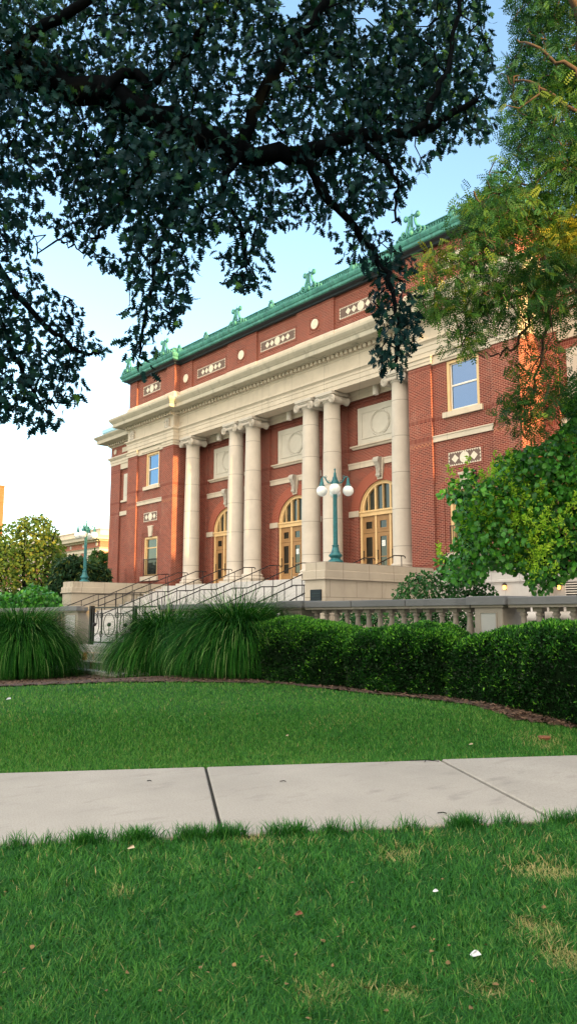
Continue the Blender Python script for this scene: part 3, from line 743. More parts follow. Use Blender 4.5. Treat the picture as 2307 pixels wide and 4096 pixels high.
# lyre and shell crests on the copper cornice --------------------------
def spiral(cx, cz, r, a0, turns, sgn, y, n=22):
    return [(cx + r * (1 - i / n * .8) * math.cos(a0 + sgn * turns * 2 * math.pi * i / n), y, cz + r * (1 - i / n * .8) * math.sin(a0 + sgn * turns * 2 * math.pi * i / n)) for i in range(n + 1)]
def lyre(x, y, z):
    g = MB()
    for s in (-1, 1):
        pts = [(x + s * .05, y, z + .10), (x + s * .20, y, z + .14), (x + s * .30, y, z + .28), (x + s * .29, y, z + .46), (x + s * .20, y, z + .64), (x + s * .16, y, z + .82), (x + s * .20, y, z + .98), (x + s * .29, y, z + 1.08)]
        sm = []
        for i in range(len(pts) - 1):
            for k in range(4):
                f = k / 4; sm.append(tuple(pts[i][j] * (1 - f) + pts[i + 1][j] * f for j in range(3)))
        sm += spiral(x + s * .31, z + .98, .12, R(90), 1.1, -s, y, 14)
        g.tube(sm, .075, 7, .05); g.sphere((x + s * .33, y, z + .97), .10, 10, 7, 1, 1, .9)
        g.tube(spiral(x + s * .36, z + .22, .20, R(100), 1.4, -s, y - .06, 18), .06, 6, .03)
        g.tube(spiral(x + s * .60, z + .15, .15, R(100), 1.3, -s, y - .04, 16), .05, 6, .03)
        g.tube(spiral(x + s * .80, z + .10, .10, R(100), 1.2, -s, y - .02, 14), .042, 5, .02)
        g.tube([(x + s * (.25 + .075 * i), y + .02, z + .30 * math.exp(-i * .22) + .05) for i in range(13)], .05, 6, .02)
        for i in range(9): g.sphere((x + s * (.14 + i * .095), y + .02, z + .06 + .10 * math.exp(-i * .3)), .085 - i * .004, 7, 5)
    for i in (-1, 0, 1): g.tube([(x + i * .06, y - .03, z + .22), (x + i * .05, y - .03, z + 1.04)], .024, 5)
    g.box(x - .14, x + .14, y - .05, y + .04, z + 1.0, z + 1.05); g.sphere((x, y - .05, z + .20), .14, 10, 7)
    for i in range(5): g.tube([(x, y - .04, z + .30), (x + (i - 2) * .09, y - .05, z + .48 - abs(i - 2) * .04)], .035, 5)
    g.sphere((x, y, z + 1.10), .045, 8, 6); g.tube([(x, y, z + 1.05), (x, y, z + 1.32)], .006, 4)
    g.box(x - .5, x + .5, y - .06, y + .1, z - .02, z + .05)
    return part(g, 'lyre_ornament', 'copper', hall, (x, y, z))
def shell(x, y, z):
    g = MB()
    g.tube([(x + .20 * math.cos(a), y, z + .24 + .24 * math.sin(a)) for a in [2 * math.pi * i / 18 for i in range(19)]], .05, 6)
    g.sphere((x, y, z + .22), .16, 12, 8, 1.15, 1, .55); g.sphere((x, y, z + .5), .07, 8, 6)
    for i in range(5): g.tube([(x, y - .02, z + .46), (x + (i - 2) * .07, y - .02, z + .58 - abs(i - 2) * .02)], .03, 5)
    for s in (-1, 1):
        g.tube(spiral(x + s * .26, z + .09, .10, R(90), 1.1, -s, y, 12), .035, 5)
        for i in range(8): g.tube(spiral(x + s * (.42 + i * .15), z + .07, .075 - i * .004, R(90), 1.0, -s, y, 9), .022, 5)
    return part(g, 'shell_ornament', 'copper', hall, (x, y, z))
zl = 17.74; p0 = None
for x, y in ((-44.35, YP - .35), (-39.85, YP - .35), (-32.9, YC - .35), (-26.85, YC - .35), (-19.87, YP - .35), (-15.6, YP - .35)):
    if p0 is None: p0 = lyre(x, y, zl); b0 = Vector((x, y, zl))
    else: clone(p0, Vector((x, y, zl)) - b0, hall)
p0 = None
for x, y in ((-35.9, YC - .36), (-29.85, YC - .36), (-23.8, YC - .36), (-42.1, YP - .36), (-17.75, YP - .36), (-38.75, YC - .36)):
    if p0 is None: p0 = shell(x, y, zl); b0 = Vector((x, y, zl))
    else: clone(p0, Vector((x, y, zl)) - b0, hall)

# portico ceiling ------------------------------------------------------
g = MB(); g.box(LX1 - .2, RX0 + .2, 25.78, YW + .3, 12.58, 12.7)
for x in (CX - 8.3, CX - 3.1, CX + 3.1, CX + 8.3): g.box(x - (1.1 if abs(x - CX) < 5 else .75), x + (1.1 if abs(x - CX) < 5 else .75), 25.78, YW - .12, 12.44, 12.58)
g.sweep([(LX1, YW - .12), (RX0, YW - .12)], [(.0, 12.12), (.05, 12.13), (.05, 12.34), (.12, 12.42), (.16, 12.5), (.16, 12.58)])
part(g, 'portico_ceiling', 'limestone')
# stone trims of the door bays
for c in BAYS:
    g = MB()
    g.box(c - 2.08, c - .24, YW - .07, YW, 8.73, 9.02); g.box(c + .24, c + 2.08, YW - .07, YW, 8.73, 9.02)
    g.box(c - 2.08, c - .24, YW - .10, YW - .07, 8.95, 9.02); g.box(c + .24, c + 2.08, YW - .10, YW - .07, 8.95, 9.02)
    g.plate([(c - .16, 8.02), (c + .16, 8.02), (c + .25, 9.02), (c - .25, 9.02)], YW - .12, YW)
    part(g, 'stone_lintel', 'limestone', hall, (c, YW, 8))
    g = MB()
    for s in (-1, 1):
        a, b_ = sorted((c + s * (RO + .0), c + s * 2.08)); g.box(a, b_, YW - .09, YW, 6.38, 6.66)
    part(g, 'impost', 'limestone', hall, (c, YW, 6.4))
    # carved keystone console
    g = MB(); x = c
    prof = [(YW - .12, 8.1), (YW - .22, 8.12), (YW - .27, 8.2), (YW - .24, 8.3), (YW - .24, 8.5), (YW - .3, 8.7), (YW - .40, 8.82), (YW - .42, 8.95), (YW - .36, 9.04), (YW - .12, 9.06)]
    wds = [.10, .11, .12, .11, .12, .13, .15, .16, .16, .16]
    vs = []
    for (yy, zz), ww in zip(prof, wds): vs += [(x - ww, yy, zz), (x + ww, yy, zz)]
    n = len(prof); g.add(vs, [(2 * i, 2 * i + 1, 2 * i + 3, 2 * i + 2) for i in range(n - 1)] + [tuple(range(0, 2 * n, 2)), tuple(range(1, 2 * n, 2))[::-1]])
    for s in (-1, 1):
        g.lathe([(.08, x + s * .15 - .02), (.08, x + s * .15 + .02)], 0, 0, 12)if False else None
        g.tube([(x + s * .155, YW - .34 + .075 * math.cos(a) * (1 - a / 12), 8.93 + .075 * math.sin(a) * (1 - a / 12)) for a in [i * .6 for i in range(16)]], .022, 5)
        g.tube([(x + s * .12, YW - .22 + .05 * math.cos(a) * (1 - a / 12), 8.2 + .05 * math.sin(a) * (1 - a / 12)) for a in [i * .6 for i in range(14)]], .018, 5)
    rr = random.Random(5)
    for i in range(40):
        f = rr.random(); zz = 8.25 + f * .5; yy = YW - .245 - .07 * f; g.sphere((x + rr.uniform(-.08, .08), yy, zz), rr.uniform(.015, .03), 6, 4)
    part(g, 'keystone', 'limestone_carved', hall, (c, YW, 8))
    # blind stone panel with ring
    g = MB(); g.box(c - 1.44, c + 1.44, YW - .04, YW, 9.85, 11.70)
    pn = part(g, 'stone_panel', 'limestone_panel', hall, (c, YW, 9.8))
    g = MB()
    for a, b_, d_, e_ in ((c - 1.17, c + 1.17, 11.40, 11.45), (c - 1.17, c + 1.17, 10.12, 10.17), (c - 1.17, c - 1.12, 10.17, 11.40), (c + 1.12, c + 1.17, 10.17, 11.40)): g.box(a, b_, YW - .075, YW - .04, d_, e_)
    for rr_, th_ in ((.60, .045), (.52, .028)): g.tube([(c + rr_ * math.cos(a), YW - .045, 10.78 + rr_ * math.sin(a)) for a in [2 * math.pi * i / 40 for i in range(41)]], th_, 6)
    part(g, 'ring_moulding', 'limestone_panel', pn)
    g = MB(); g.sweep([(c - 1.72, YW), (c - 1.72, YW - .04), (c + 1.72, YW - .04), (c + 1.72, YW)], [(0, 9.66), (.05, 9.68), (.08, 9.76), (.15, 9.78), (.15, 9.84), (.0, 9.87)]); part(g, 'sill', 'limestone', pn)
    g = MB()   # toothed brick dentil rows round the panel
    for k in range(31): xx = c - 1.62 + k * .108; g.box(xx, xx + .055, YW - .03, YW + .01, 11.76, 11.84)
    for k in range(31): xx = c - 1.62 + k * .108; g.box(xx, xx + .055, YW - .04, YW + .01, 11.93, 12.04)
    for s in (-1, 1):
        for k in range(17): g.box(c + s * 1.53 - .05, c + s * 1.53 + .05, YW - .03, YW + .01, 9.95 + k * .107, 10.0 + k * .107)
    part(g, 'brick_teeth', 'brick', pn)

# doors ---------------------------------------------------------------
def doorset(c, papers):
    yb = YW + .16; o = hall
    g = MB(); j0, j1 = c - RO, c + RO
    # jambs, transom, arch frame
    g.box(j0, j0 + .13, YW + .05, yb + .1, 3.42, ZS + .0); g.box(j1 - .13, j1, YW + .05, yb + .1, 3.42, ZS)
    g.box(j0, j1, YW + .02, yb + .1, 6.36, 6.62); g.box(j0 + .0, j1, YW - .03, YW + .02, 6.54, 6.62)
    lw = (2 * RO - .26 - .20) / 3; mx = [j0 + .13 + lw * (k + 1) + .10 * k for k in range(2)]
    for x in mx: g.box(x, x + .10, YW + .07, yb + .1, 3.42, 6.36)
    def ringseg(r0, r1, y0, y1):
        n = 32
        for i in range(n):
            a0, a1 = math.pi * i / n, math.pi * (i + 1) / n; zb = 6.62
            P = [(c + r * math.cos(a), zb + r * math.sin(a)) for r, a in ((r0, a0), (r1, a0), (r1, a1), (r0, a1))]
            g.add([(x_, y0, z_) for x_, z_ in P] + [(x_, y1, z_) for x_, z_ in P], [(0, 1, 2, 3)[::-1], (1, 2, 6, 5), (0, 4, 7, 3)])
    RA = RO - .07
    ringseg(RA - .04, RA + .06, YW + .03, yb + .1); ringseg(RA - .15, RA - .04, YW + .07, yb + .1)
    for x, hw in ((c - .47, .05), (c + .47, .05), (c - .93, .018), (c, .018), (c + .93, .018)):
        h = math.sqrt(max(0, (RA - .1) ** 2 - (x - c) ** 2)); g.box(x - hw, x + hw, YW + .08, yb + .1, 6.62, 6.62 + h)
    fr = part(g, 'door_frame', 'cream_frame', hall, (c, YW, 3.4))
    g = MB(); n = 24; P = [(c + (RA - .05) * math.cos(math.pi * i / n), 6.62 + (RA - .05) * math.sin(math.pi * i / n)) for i in range(n + 1)]
    g.add([(x_, yb + .04, z_) for x_, z_ in P], [tuple(range(n + 1))[::-1]]); part(g, 'fanlight_glass', 'glass_dark', fr)
    g = MB(); g.box(j0, j1, yb + .9, yb + .95, 3.4, 8.1); part(g, 'dark_interior', 'wood_dark', fr)
    xs0 = [j0 + .13] + [x + .10 for x in mx]
    for k, x in enumerate(xs0):
        d = MB(); yf = YW + .11; x1 = x + lw; s = .17
        # leaf with two openings : upper light 5.65-6.1, main 3.85-5.35
        for a, b_, e_, f_ in ((x, x + s, 3.43, 6.35), (x1 - s, x1, 3.43, 6.35), (x + s, x1 - s, 3.43, 3.85), (x + s, x1 - s, 5.38, 5.72), (x + s, x1 - s, 6.12, 6.35)): d.box(a, b_, yf, yf + .06, e_, f_)
        for z0_, z1_ in ((3.85, 5.38), (5.72, 6.12)):
            for a, b_, e_, f_ in ((x + s - .03, x + s + .03, z0_ - .03, z1_ + .03), (x1 - s - .03, x1 - s + .03, z0_ - .03, z1_ + .03), (x + s + .03, x1 - s - .03, z0_ - .03, z0_ + .03), (x + s + .03, x1 - s - .03, z1_ - .03, z1_ + .03)): d.box(a, b_, yf - .02, yf, e_, f_)
        leaf = part(d, 'door', 'tan_door', hall, (x, yf, 3.43))
        d = MB(); d.box(x, x1, yf - .003, yf, 5.535, 5.55); part(d, 'seam', 'wood_dark', leaf)
        d = MB(); d.box(x + s + .02, x1 - s - .02, yf + .02, yf + .03, 3.86, 5.37); d.box(x + s + .02, x1 - s - .02, yf + .02, yf + .03, 5.73, 6.11); part(d, 'glass', 'glass_door', leaf)
        d = MB(); d.box(x + s + .03, x1 - s - .03, yf + .008, yf + .019, 4.38, 4.42); part(d, 'push_bar', 'tan_door', leaf)
        hx = x + .06; d = MB(); d.tube([(hx, yf, 4.28), (hx, yf - .06, 4.30), (hx, yf - .06, 4.68), (hx, yf, 4.70)], .018, 6); d.sphere((hx, yf - .06, 4.30), .03, 8, 6); d.sphere((hx, yf - .06, 4.68), .03, 8, 6); part(d, 'handle', 'black_iron', leaf)
        if k in papers:
            px = (x + x1) / 2 - .02; pz = 4.88; d = MB(); d.box(px - .105, px + .105, yf + .006, yf + .012, pz, pz + .27)
            pp = tag(d.build('paper_notice', 'paper'), papers[k], 'notice', 'paper notices taped to the doors'); 
            d = MB()
            for q in range(4): d.box(px - .07, px + .07, yf + .003, yf + .005, pz + .05 + q * .05, pz + .062 + q * .05)
            d.build('printed_lines', 'paper_ink', pp)
doorset(BAYS[0], {1: 'white paper notice on the glass of the leftmost doorway'})
doorset(BAYS[1], {1: 'white paper notice on the door glass of the middle doorway'})
doorset(BAYS[2], {1: 'white paper notice on the door glass of the right doorway, above the lamp post plinth'})
# indoor lamp seen through the middle door
g = MB(); g.sphere((BAYS[1] + .02 - .15, YW + .55, 4.72), .055, 10, 8); tag(g.build('indoor_lamp', 'lit_lamp'), 'small lit orange lamp glowing behind the glass of the middle doorway', 'lamp')

# pavilion windows -----------------------------------------------------
def window(c, z0, z1, lower, y=YP + .13):
    g = MB(); a, b_ = c - .79, c + .79; fw = .13; yi = y + .12
    g.box(a, a + fw, y + .03, y + .3, z0, z1); g.box(b_ - fw, b_, y + .03, y + .3, z0, z1); g.box(a + fw, b_ - fw, y + .03, y + .3, z1 - .12, z1); g.box(a + fw, b_ - fw, y + .03, y + .3, z0, z0 + .06)
    o = part(g, 'window', 'cream_frame', hall, (c, y, z0))
    g = MB(); i0, i1 = a + fw, b_ - fw; zm = (z0 + z1) / 2 + (.02 if not lower else .55)
    for p in ((i0, i0 + .05, z0 + .06, z1 - .12), (i1 - .05, i1, z0 + .06, z1 - .12)): g.box(p[0], p[1], yi, yi + .05, p[2], p[3])
    g.box(i0 + .05, i1 - .05, yi - .01, yi + .05, zm - .03, zm + .04); g.box(i0 + .05, i1 - .05, yi, yi + .05, z0 + .06, z0 + .13); g.box(i0 + .05, i1 - .05, yi, yi + .05, z1 - .17, z1 - .12)
    part(g, 'sash', 'white_paint' if not lower else 'cream_frame', o)
    g = MB(); g.box(i0 + .02, i1 - .02, yi + .03, yi + .04, z0 + .08, z1 - .14); part(g, 'pane', 'glass_sky' if not lower else 'glass_dark', o)
    return o
for x0, x1, wc in PAV:
    o = window(wc, 9.86, 12.02, False)
    g = MB(); g.box(wc - .95, wc + .95, YP + .0, YP + .13, 9.64, 9.86); part(g, 'sill', 'limestone', o)
    o = window(wc, 4.12, 6.60, True)
    g = MB(); g.box(wc - .98, wc + .98, YP - .02, YP + .13, 3.84, 4.12); part(g, 'sill', 'limestone', o)
    g = MB(); yy = YP + .10
    g.box(wc - .80, wc + .80, yy - .02, yy + .0, 5.18, 5.22); g.box(wc - .80, wc + .80, yy - .02, yy, 4.16, 4.20)
    for k in range(13): x = wc - .78 + k * .13; g.box(x - .012, x + .012, yy - .017, yy - .003, 4.20, 5.18)
    part(g, 'window_guard', 'black_iron', o)
    g = MB(); g.plate([(wc - .17, 6.62), (wc + .17, 6.62), (wc + .25, 7.22), (wc - .25, 7.22)], YP + .04, YP + .14); g.box(wc - .30, wc + .30, YP + .03, YP + .14, 7.22, 7.30); part(g, 'window_keystone', 'limestone', hall, (wc, YP, 6.6))
    g = MB()
    for k in range(18):
        x = wc - .95 + k * .112
        if abs(x - wc) < .22: continue
        f = (x - wc) / .95 * .12; g.add([(x - .045, YP + .115, 6.62), (x + .045, YP + .115, 6.62), (x + f + .045, YP + .115, 6.92), (x + f - .045, YP + .115, 6.92)], [(0, 1, 2, 3)])
    part(g, 'flat_arch', 'brick', hall, (wc, YP, 6.6))
    g = MB(); g.box(x0 + 1.2, x1 - 1.22, YP + .05, YP + .13, 8.73, 8.985); g.box(x0 + 1.2, x1 - 1.22, YP + .02, YP + .05, 8.94, 8.985); part(g, 'belt_course', 'limestone', hall, (wc, YP, 8.7))
# zigzag brick inlay below the pilaster bands, diamond on the wing pier
simple('pale_brick', (.50, .22, .11), .85)
g = MB()
def zig(x0, x1, y, z0, z1):
    n = int((x1 - x0) / .17); w_ = (x1 - x0) / n
    for k in range(n):
        a = x0 + k * w_
        for p, q in (((a, z0), (a + w_ / 2, z1)), ((a + w_ / 2, z1), (a + w_, z0))): g.add([(p[0] - .012, y, p[1]), (p[0] + .012, y, p[1]), (q[0] + .012, y, q[1]), (q[0] - .012, y, q[1])], [(0, 1, 2, 3)])
for x0, x1, wc in PAV: zig(x0 + .02, x0 + 1.18, YP - .004, 8.60, 8.74); zig(x1 - 1.2, x1 - .02, YP - .004, 8.60, 8.74)
for rr_ in (.26, .17):
    c_ = (-14.86, 11.75); g.tube([(c_[0] + rr_ * math.cos(a), YR - .004, c_[1] + rr_ * math.sin(a)) for a in [R(90 * i) for i in range(5)]], .012, 4)
part(g, 'zigzag_inlay', 'pale_brick')

# columns --------------------------------------------------------------
def column(x):
    y = 25.38; col = None
    shaft = MB(); prof = []
    for i in range(15):
        f = i / 14; prof.append((.475 - .075 * max(0, (f - .25) / .75) ** 1.5, 3.93 + f * (11.86 - 3.93)))
    shaft.lathe([(.52, 3.86), (.5, 3.9)] + prof + [(.42, 11.88), (.42, 11.92)], x, y, 40)
    o = part(shaft, 'column', 'limestone_column', hall, (x, y, 3.4))
    g = MB(); g.bbox(x - .64, x + .64, y - .64, y + .64, 3.4, 3.56, .012)
    pr = [(.60, 3.56), (.645, 3.59), (.655, 3.64), (.64, 3.69), (.585, 3.72), (.555, 3.74), (.55, 3.77), (.575, 3.79), (.58, 3.825), (.56, 3.855), (.525, 3.87)]
    g.lathe(pr, x, y, 40); part(g, 'base', 'limestone_column', o)
    g = MB(); g.lathe([(.41, 11.90), (.46, 11.93), (.50, 12.0), (.52, 12.08), (.46, 12.12)], x, y, 32)
    zc = 12.03; rv = .215
    for s in (-1, 1):
        cx = x + s * .52
        for yy, sg in ((y - .52, -1), (y + .52, 1)):
            g.lathe([(rv, yy), (rv, yy + sg * .0 + .0001 * sg), (rv - .02, yy + sg * .02), (0, yy + sg * .025)] if sg > 0 else [(0, yy - .025), (rv - .02, yy - .02), (rv, yy), (rv, yy + .001)], cx, zc, 24, 0, 'y')
            g.tube(spiral(cx, zc, rv - .02, R(90), 2.3, s, yy + sg * .03, 40), .022, 5, .012)
            g.sphere((cx, yy + sg * .03, zc), .04, 8, 6)
        # bolster, waisted in the middle
        g.lathe([(rv, y - .52), (rv - .03, y - .40), (rv - .08, y - .14), (rv - .055, y - .08), (rv - .05, y), (rv - .055, y + .08), (rv - .08, y + .14), (rv - .03, y + .40), (rv, y + .52)], cx, zc, 22, 0, 'y')
    g.box(x - .52, x + .52, y - .50, y + .50, zc + .02, zc + .20)
    for yy in (y - .53,):
        for k in range(5): g.sphere((x + (k - 2) * .13, yy + .02, zc + .02), .055, 8, 6, 1.3)
        g.tube([(x - .5, yy, zc + .2), (x, yy, zc + .17), (x + .5, yy, zc + .2)], .02, 5)
    g.bbox(x - .60, x + .60, y - .58, y + .58, zc + .235, 12.41, .02); g.box(x - .55, x + .55, y - .53, y + .53, zc + .2, zc + .235)
    part(g, 'capital', 'limestone_carved', o)
    return o
c0 = column(CX - 8.3)
for dx in (-3.93, -2.4, 2.28, 3.80, 8.2): clone(c0, (dx + 8.3, 0, 0), hall)
# ceiling lights
for x, lab in ((BAYS[0] - .42, 'white cylinder ceiling light above the left doorway'), (BAYS[1] - .1, 'white cylinder ceiling light above the middle doorway'), (BAYS[2] + .1, 'white cylinder ceiling light above the right doorway')):
    g = MB(); g.lathe([(.14, 12.02), (.15, 12.04), (.15, 12.54)], x, 26.0, 20); o = tag(g.build('ceiling_light', 'white_paint'), lab, 'ceiling light', 'ceiling lights under the portico')
    g = MB(); g.lathe([(.17, 12.53), (.17, 12.575)], x, 26.0, 20); g.build('mounting_ring', 'black_iron', o)

# ------------------------------------------------------------------ terrace, stairs, cheek walls
g = MB(); g.box(-60, 12, 10.5, 24.3, .3, .80); tag(g.build('terrace', 'base_stone'), kind='structure')
g = MB(); g.box(-60, -52, 24.3, 60, .2, .79); g.box(6.4, 40, 10.5, 60, .2, .78); tag(g.build('terrace_lawn', 'turf'), kind='structure')
stairs = empty('entrance_staircase', (CX, 20, .8), 'wide pale stone staircase with a landing, climbing between two stone cheek walls to the columns', 'staircase')
def steps(y0, z0, n, rise, tread):
    g = MB()
    for k in range(n): g.bbox(-39.25, -20.45, y0 + k * tread, 24.4, z0 + k * rise, z0 + (k + 1) * rise, .012)
    return g
s1 = steps(17.05, .80, 8, .148, .40); s1.build('lower_flight', 'step_stone', stairs)
s2 = steps(20.85, 1.984, 9, .1573, .40); s2.build('upper_flight', 'step_stone', stairs)
def cheek(x0, x1, label):
    o = empty('cheek_wall', ((x0 + x1) / 2, 18.5, .8), label, 'stone wall', 'stone cheek walls flanking the staircase')
    g = MB(); g.bbox(x0, x1, 18.45, 24.5, .75, 2.93, .02); g.bbox(x0 - .06, x1 + .06, 18.39, 24.49, 2.93, 3.235, .02); g.bbox(x0, x1, 18.47, 24.48, 3.235, 3.54, .02)
    g.bbox(x0 - .12, x1 + .12, 18.25, 24.47, .75, 1.15, .02)
    g.build('masonry', 'cheek_stone', o); g = MB(); g.sweep([(x0 - .06, 24.4), (x0 - .06, 18.39), (x1 + .06, 18.39), (x1 + .06, 24.4)], [(0, 2.90), (.03, 2.91), (.03, 2.96), (0, 2.97)]); g.build('string_course', 'cheek_stone', o); return o
cw = cheek(-20.42, -19.36, 'stone cheek wall right of the stairs, green with algae on its side, bearing a dark plaque')
cheek(-40.5, -39.3, 'cream stone cheek wall at the left foot of the pavilion with a lamp post on it')
g = MB(); g.bbox(-20.08, -19.52, 18.40, 18.449, 2.18, 2.56, .01); pl = tag(g.build('plaque', 'plaque'), 'dark bronze plaque on the front of the right cheek wall', 'plaque')
g = MB()
rr = random.Random(2)
for zz, a, b_ in ((2.39, -20.0, -19.6), (2.31, -20.0, -19.6)):
    x = a
    while x < b_: ww = rr.uniform(.015, .03); g.box(x, x + ww, 18.394, 18.40, zz, zz + .05); x += ww + .012
g.build('worn_lettering', 'plaque_relief', pl)
g = MB(); g.box(-20.1, -19.5, 18.385, 18.41, 2.165, 2.185); g.build('lower_lip', 'plaque_relief', pl)

# handrails
def rail(x, loc_only=False):
    o = empty('stair_handrail', (x, 20, .8), '', 'handrail', 'black iron handrails on the staircase')
    r = .024; top = [(24.35, 4.12), (23.75, 4.10), (20.55, 2.86), (19.75, 2.83), (17.0, 1.76), (16.7, 1.74)]
    g = MB(); g.tube([(x, a, b_) for a, b_ in top], r, 6); g.tube([(x, 24.35, 4.12), (x, 24.42, 4.09), (x, 24.42, 4.02)], r, 6); g.build('top_rail', 'black_iron', o)
    def zt(y):
        for (a, za), (b_, zb) in zip(top[:-1], top[1:]):
            if b_ <= y <= a: return zb + (za - zb) * (y - b_) / (a - b_)
        return top[-1][1]
    for y in (24.2, 23.1, 22.0, 21.0, 20.3, 19.9, 18.9, 17.9, 16.95):
        g = MB(); z1 = zt(y); g.tube([(x, y, z1 - .86 - (.12 if y < 23.5 and y not in (20.3, 19.9) else 0)), (x, y, z1)], .019, 5); g.build('post', 'black_iron', o)
    return o
r0 = rail(-39.05); RX = [-39.05, -37.05, -35.2, -32.8, -30.8, -28.8, -26.45, -24.5, -22.5, -20.8]
names = ['first', 'second', 'third', 'fourth', 'fifth', 'sixth', 'seventh', 'eighth', 'ninth', 'tenth']
r0['label'] = 'black iron handrail against the left cheek wall, first from the left'
for i, x in enumerate(RX[1:], 1):
    c = clone(r0, (x - RX[0], 0, 0)); c['label'] = 'black iron handrail on the stairs, %s from the left%s' % (names[i], ', against the right cheek wall' if i == 9 else '')

# lamp posts -----------------------------------------------------------
def lamppost(x, y, z, label):
    o = empty('lamp_post', (x, y, z), label, 'lamp post', 'green lamp posts with four white globes')
    g = MB(); g.lathe([(.27, 0), (.29, .02), (.29, .05), (.25, .09), (.20, .12), (.17, .16), (.20, .20), (.24, .24), (.25, .27), (.22, .31), (.17, .36), (.14, .45), (.115, .56), (.11, .60), (.13, .61), (.13, .64), (.09, .66)], x, y, 20, z); g.build('base', 'bronze_green', o)
    g = MB(); g.lathe([(.088, .64), (.084, 1.6), (.076, 2.75)], x, y, 24, z, 'z', .14); g.build('pole', 'bronze_green', o)
    g = MB(); g.lathe([(.08, 2.68), (.11, 2.70), (.11, 2.74), (.08, 2.78), (.10, 2.86), (.14, 2.92), (.145, 2.97), (.12, 3.02), (.10, 3.06), (.085, 3.10), (.09, 3.13), (.06, 3.17), (.045, 3.26), (.05, 3.29), (.025, 3.34), (.02, 3.4), (.035, 3.425), (.035, 3.45), (.01, 3.48)], x, y, 16, z); g.build('finial', 'bronze_green', o)
    for k in range(4):
        a = R(-45 + 90 * k); dx, dy = math.cos(a), math.sin(a)
        g = MB(); pts = [(.08, 2.98), (.16, 2.93), (.24, 2.94), (.30, 3.02), (.35, 3.12), (.41, 3.17), (.46, 3.16), (.48, 3.08)]
        g.tube([(x + dx * q, y + dy * q, z + h) for q, h in pts], .028, 6, .02)
        for q, h in ((.22, 2.99), (.33, 3.17)): g.tube([(x + dx * (q + .035 * math.cos(b_)), y + dy * (q + .035 * math.cos(b_)), z + h + .035 * math.sin(b_)) for b_ in [i * .7 for i in range(9)]], .012, 5)
        arm = g.build('arm', 'bronze_green', o)
        cx, cy = x + dx * .48, y + dy * .48
        g = MB(); g.lathe([(.105, 2.80), (.115, 2.82), (.10, 2.85), (.075, 2.88), (.065, 2.95), (.055, 3.0), (.045, 3.07), (.05, 3.09), (.02, 3.12)], cx, cy, 14, z); g.build('fitter', 'bronze_green', arm)
        g = MB(); g.sphere((cx, cy, z + 2.64), .20, 24, 16); g.build('globe', 'globe_glass', arm)
    return o
lamppost(-19.12 - .62, 18.9 + .45, 3.54, 'green lamp post with four white globes on the right cheek wall, before the columns')
lamppost(-39.9, 19.45, 3.54, 'green lamp post with four white globes standing on the left cheek wall, against the sky')

# balustrade -----------------------------------------------------------
YB = 10.2; HW = .24
def bal_run(x0, x1, piers, label, xb0=None, balusters=True):
    o = empty('balustrade', ((x0 + x1) / 2, YB + .3, .2), label, 'balustrade', 'stone balustrades of the terrace')
    cuts = [x0] + [v for p in piers for v in p] + [x1]
    segs = [(cuts[i], cuts[i + 1]) for i in range(0, len(cuts), 2)]
    pb = None
    for a, b_ in segs:
        if b_ - a < .05: continue
        g = MB(); L = b_ - a; n = max(1, round(L / 1.35)); 
        for k in range(n): g.bbox(a + k * L / n + .004, a + (k + 1) * L / n - .004, YB + .06, YB + .06 + 2 * HW, 1.79, 1.905, .012)
        g.build('coping', 'coping_stone', o)
        g = MB(); g.box(a, b_, YB + .10, YB + .02 + 2 * HW, 1.745, 1.79); g.build('top_rail', 'baluster_stone', o)
        g = MB(); g.box(a, b_, YB + .04, YB + .08 + 2 * HW, .2, .98); g.build('bottom_rail', 'baluster_stone', o)
        if not balusters: continue
        n = int(L / .268); sp = L / n
        for k in range(n):
            cx = a + (k + .5) * sp
            if pb is None:
                g = MB(); cy = YB + .06 + HW; g.box(cx - .075, cx + .075, cy - .075, cy + .075, 1.68, 1.745); g.box(cx - .075, cx + .075, cy - .075, cy + .075, .98, 1.04)
                g.lathe([(.06, 1.04), (.065, 1.08), (.045, 1.10), (.06, 1.16), (.073, 1.26), (.068, 1.36), (.05, 1.48), (.042, 1.58), (.042, 1.61), (.062, 1.625), (.062, 1.65), (.048, 1.66), (.05, 1.68)], cx, cy, 16)
                pb = g.build('baluster', 'baluster_stone', o, (cx, cy, .98)); pw = cx; po = o
            else:
                c = pb.copy(); COL.objects.link(c); c.parent = o; c.location = Vector((cx, YB + .06 + HW, .98)) - wl(o); reg(c)
    for a, b_ in piers:
        g = MB(); g.bbox(a + .10, b_ - .10, YB + .09, YB + .62, .2, 1.75, .01); p = g.build('pier', 'baluster_stone', o)
        g = MB(); g.bbox(a, b_, YB, YB + .72, 1.79, 1.925, .012); g.build('pier_cap', 'coping_stone', p)
        g = MB(); g.box(a + .06, b_ - .06, YB + .05, YB + .67, 1.75, 1.79); g.build('cap_mould', 'baluster_stone', p)
        g = MB()
        xa, xb = a + .22, b_ - .22; y = YB + .09
        if xb - xa > .15: g.box(xa, xb, y - .003, y, 1.0, 1.66); g.build('recessed_panel', 'slate_panel', p)
        g = MB(); t_ = .02
        for q in ((xa - t_, xa, 1.0, 1.66), (xb, xb + t_, 1.0, 1.66), (xa - t_, xb + t_, 1.66, 1.68)): g.box(q[0], q[1], y - .016, y, q[2], q[3])
        g.build('panel_frame', 'baluster_stone', p)
    return o
bal_run(-16.94, 3.0, [(-12.17, -11.39), (-7.45, -6.73), (-2.6, -1.88)], 'stone balustrade with dark coping running behind the clipped hedges')
bal_run(-30.0, -21.38, [(-22.5, -21.38)], 'stone balustrade ending in a pier left of the iron gate')
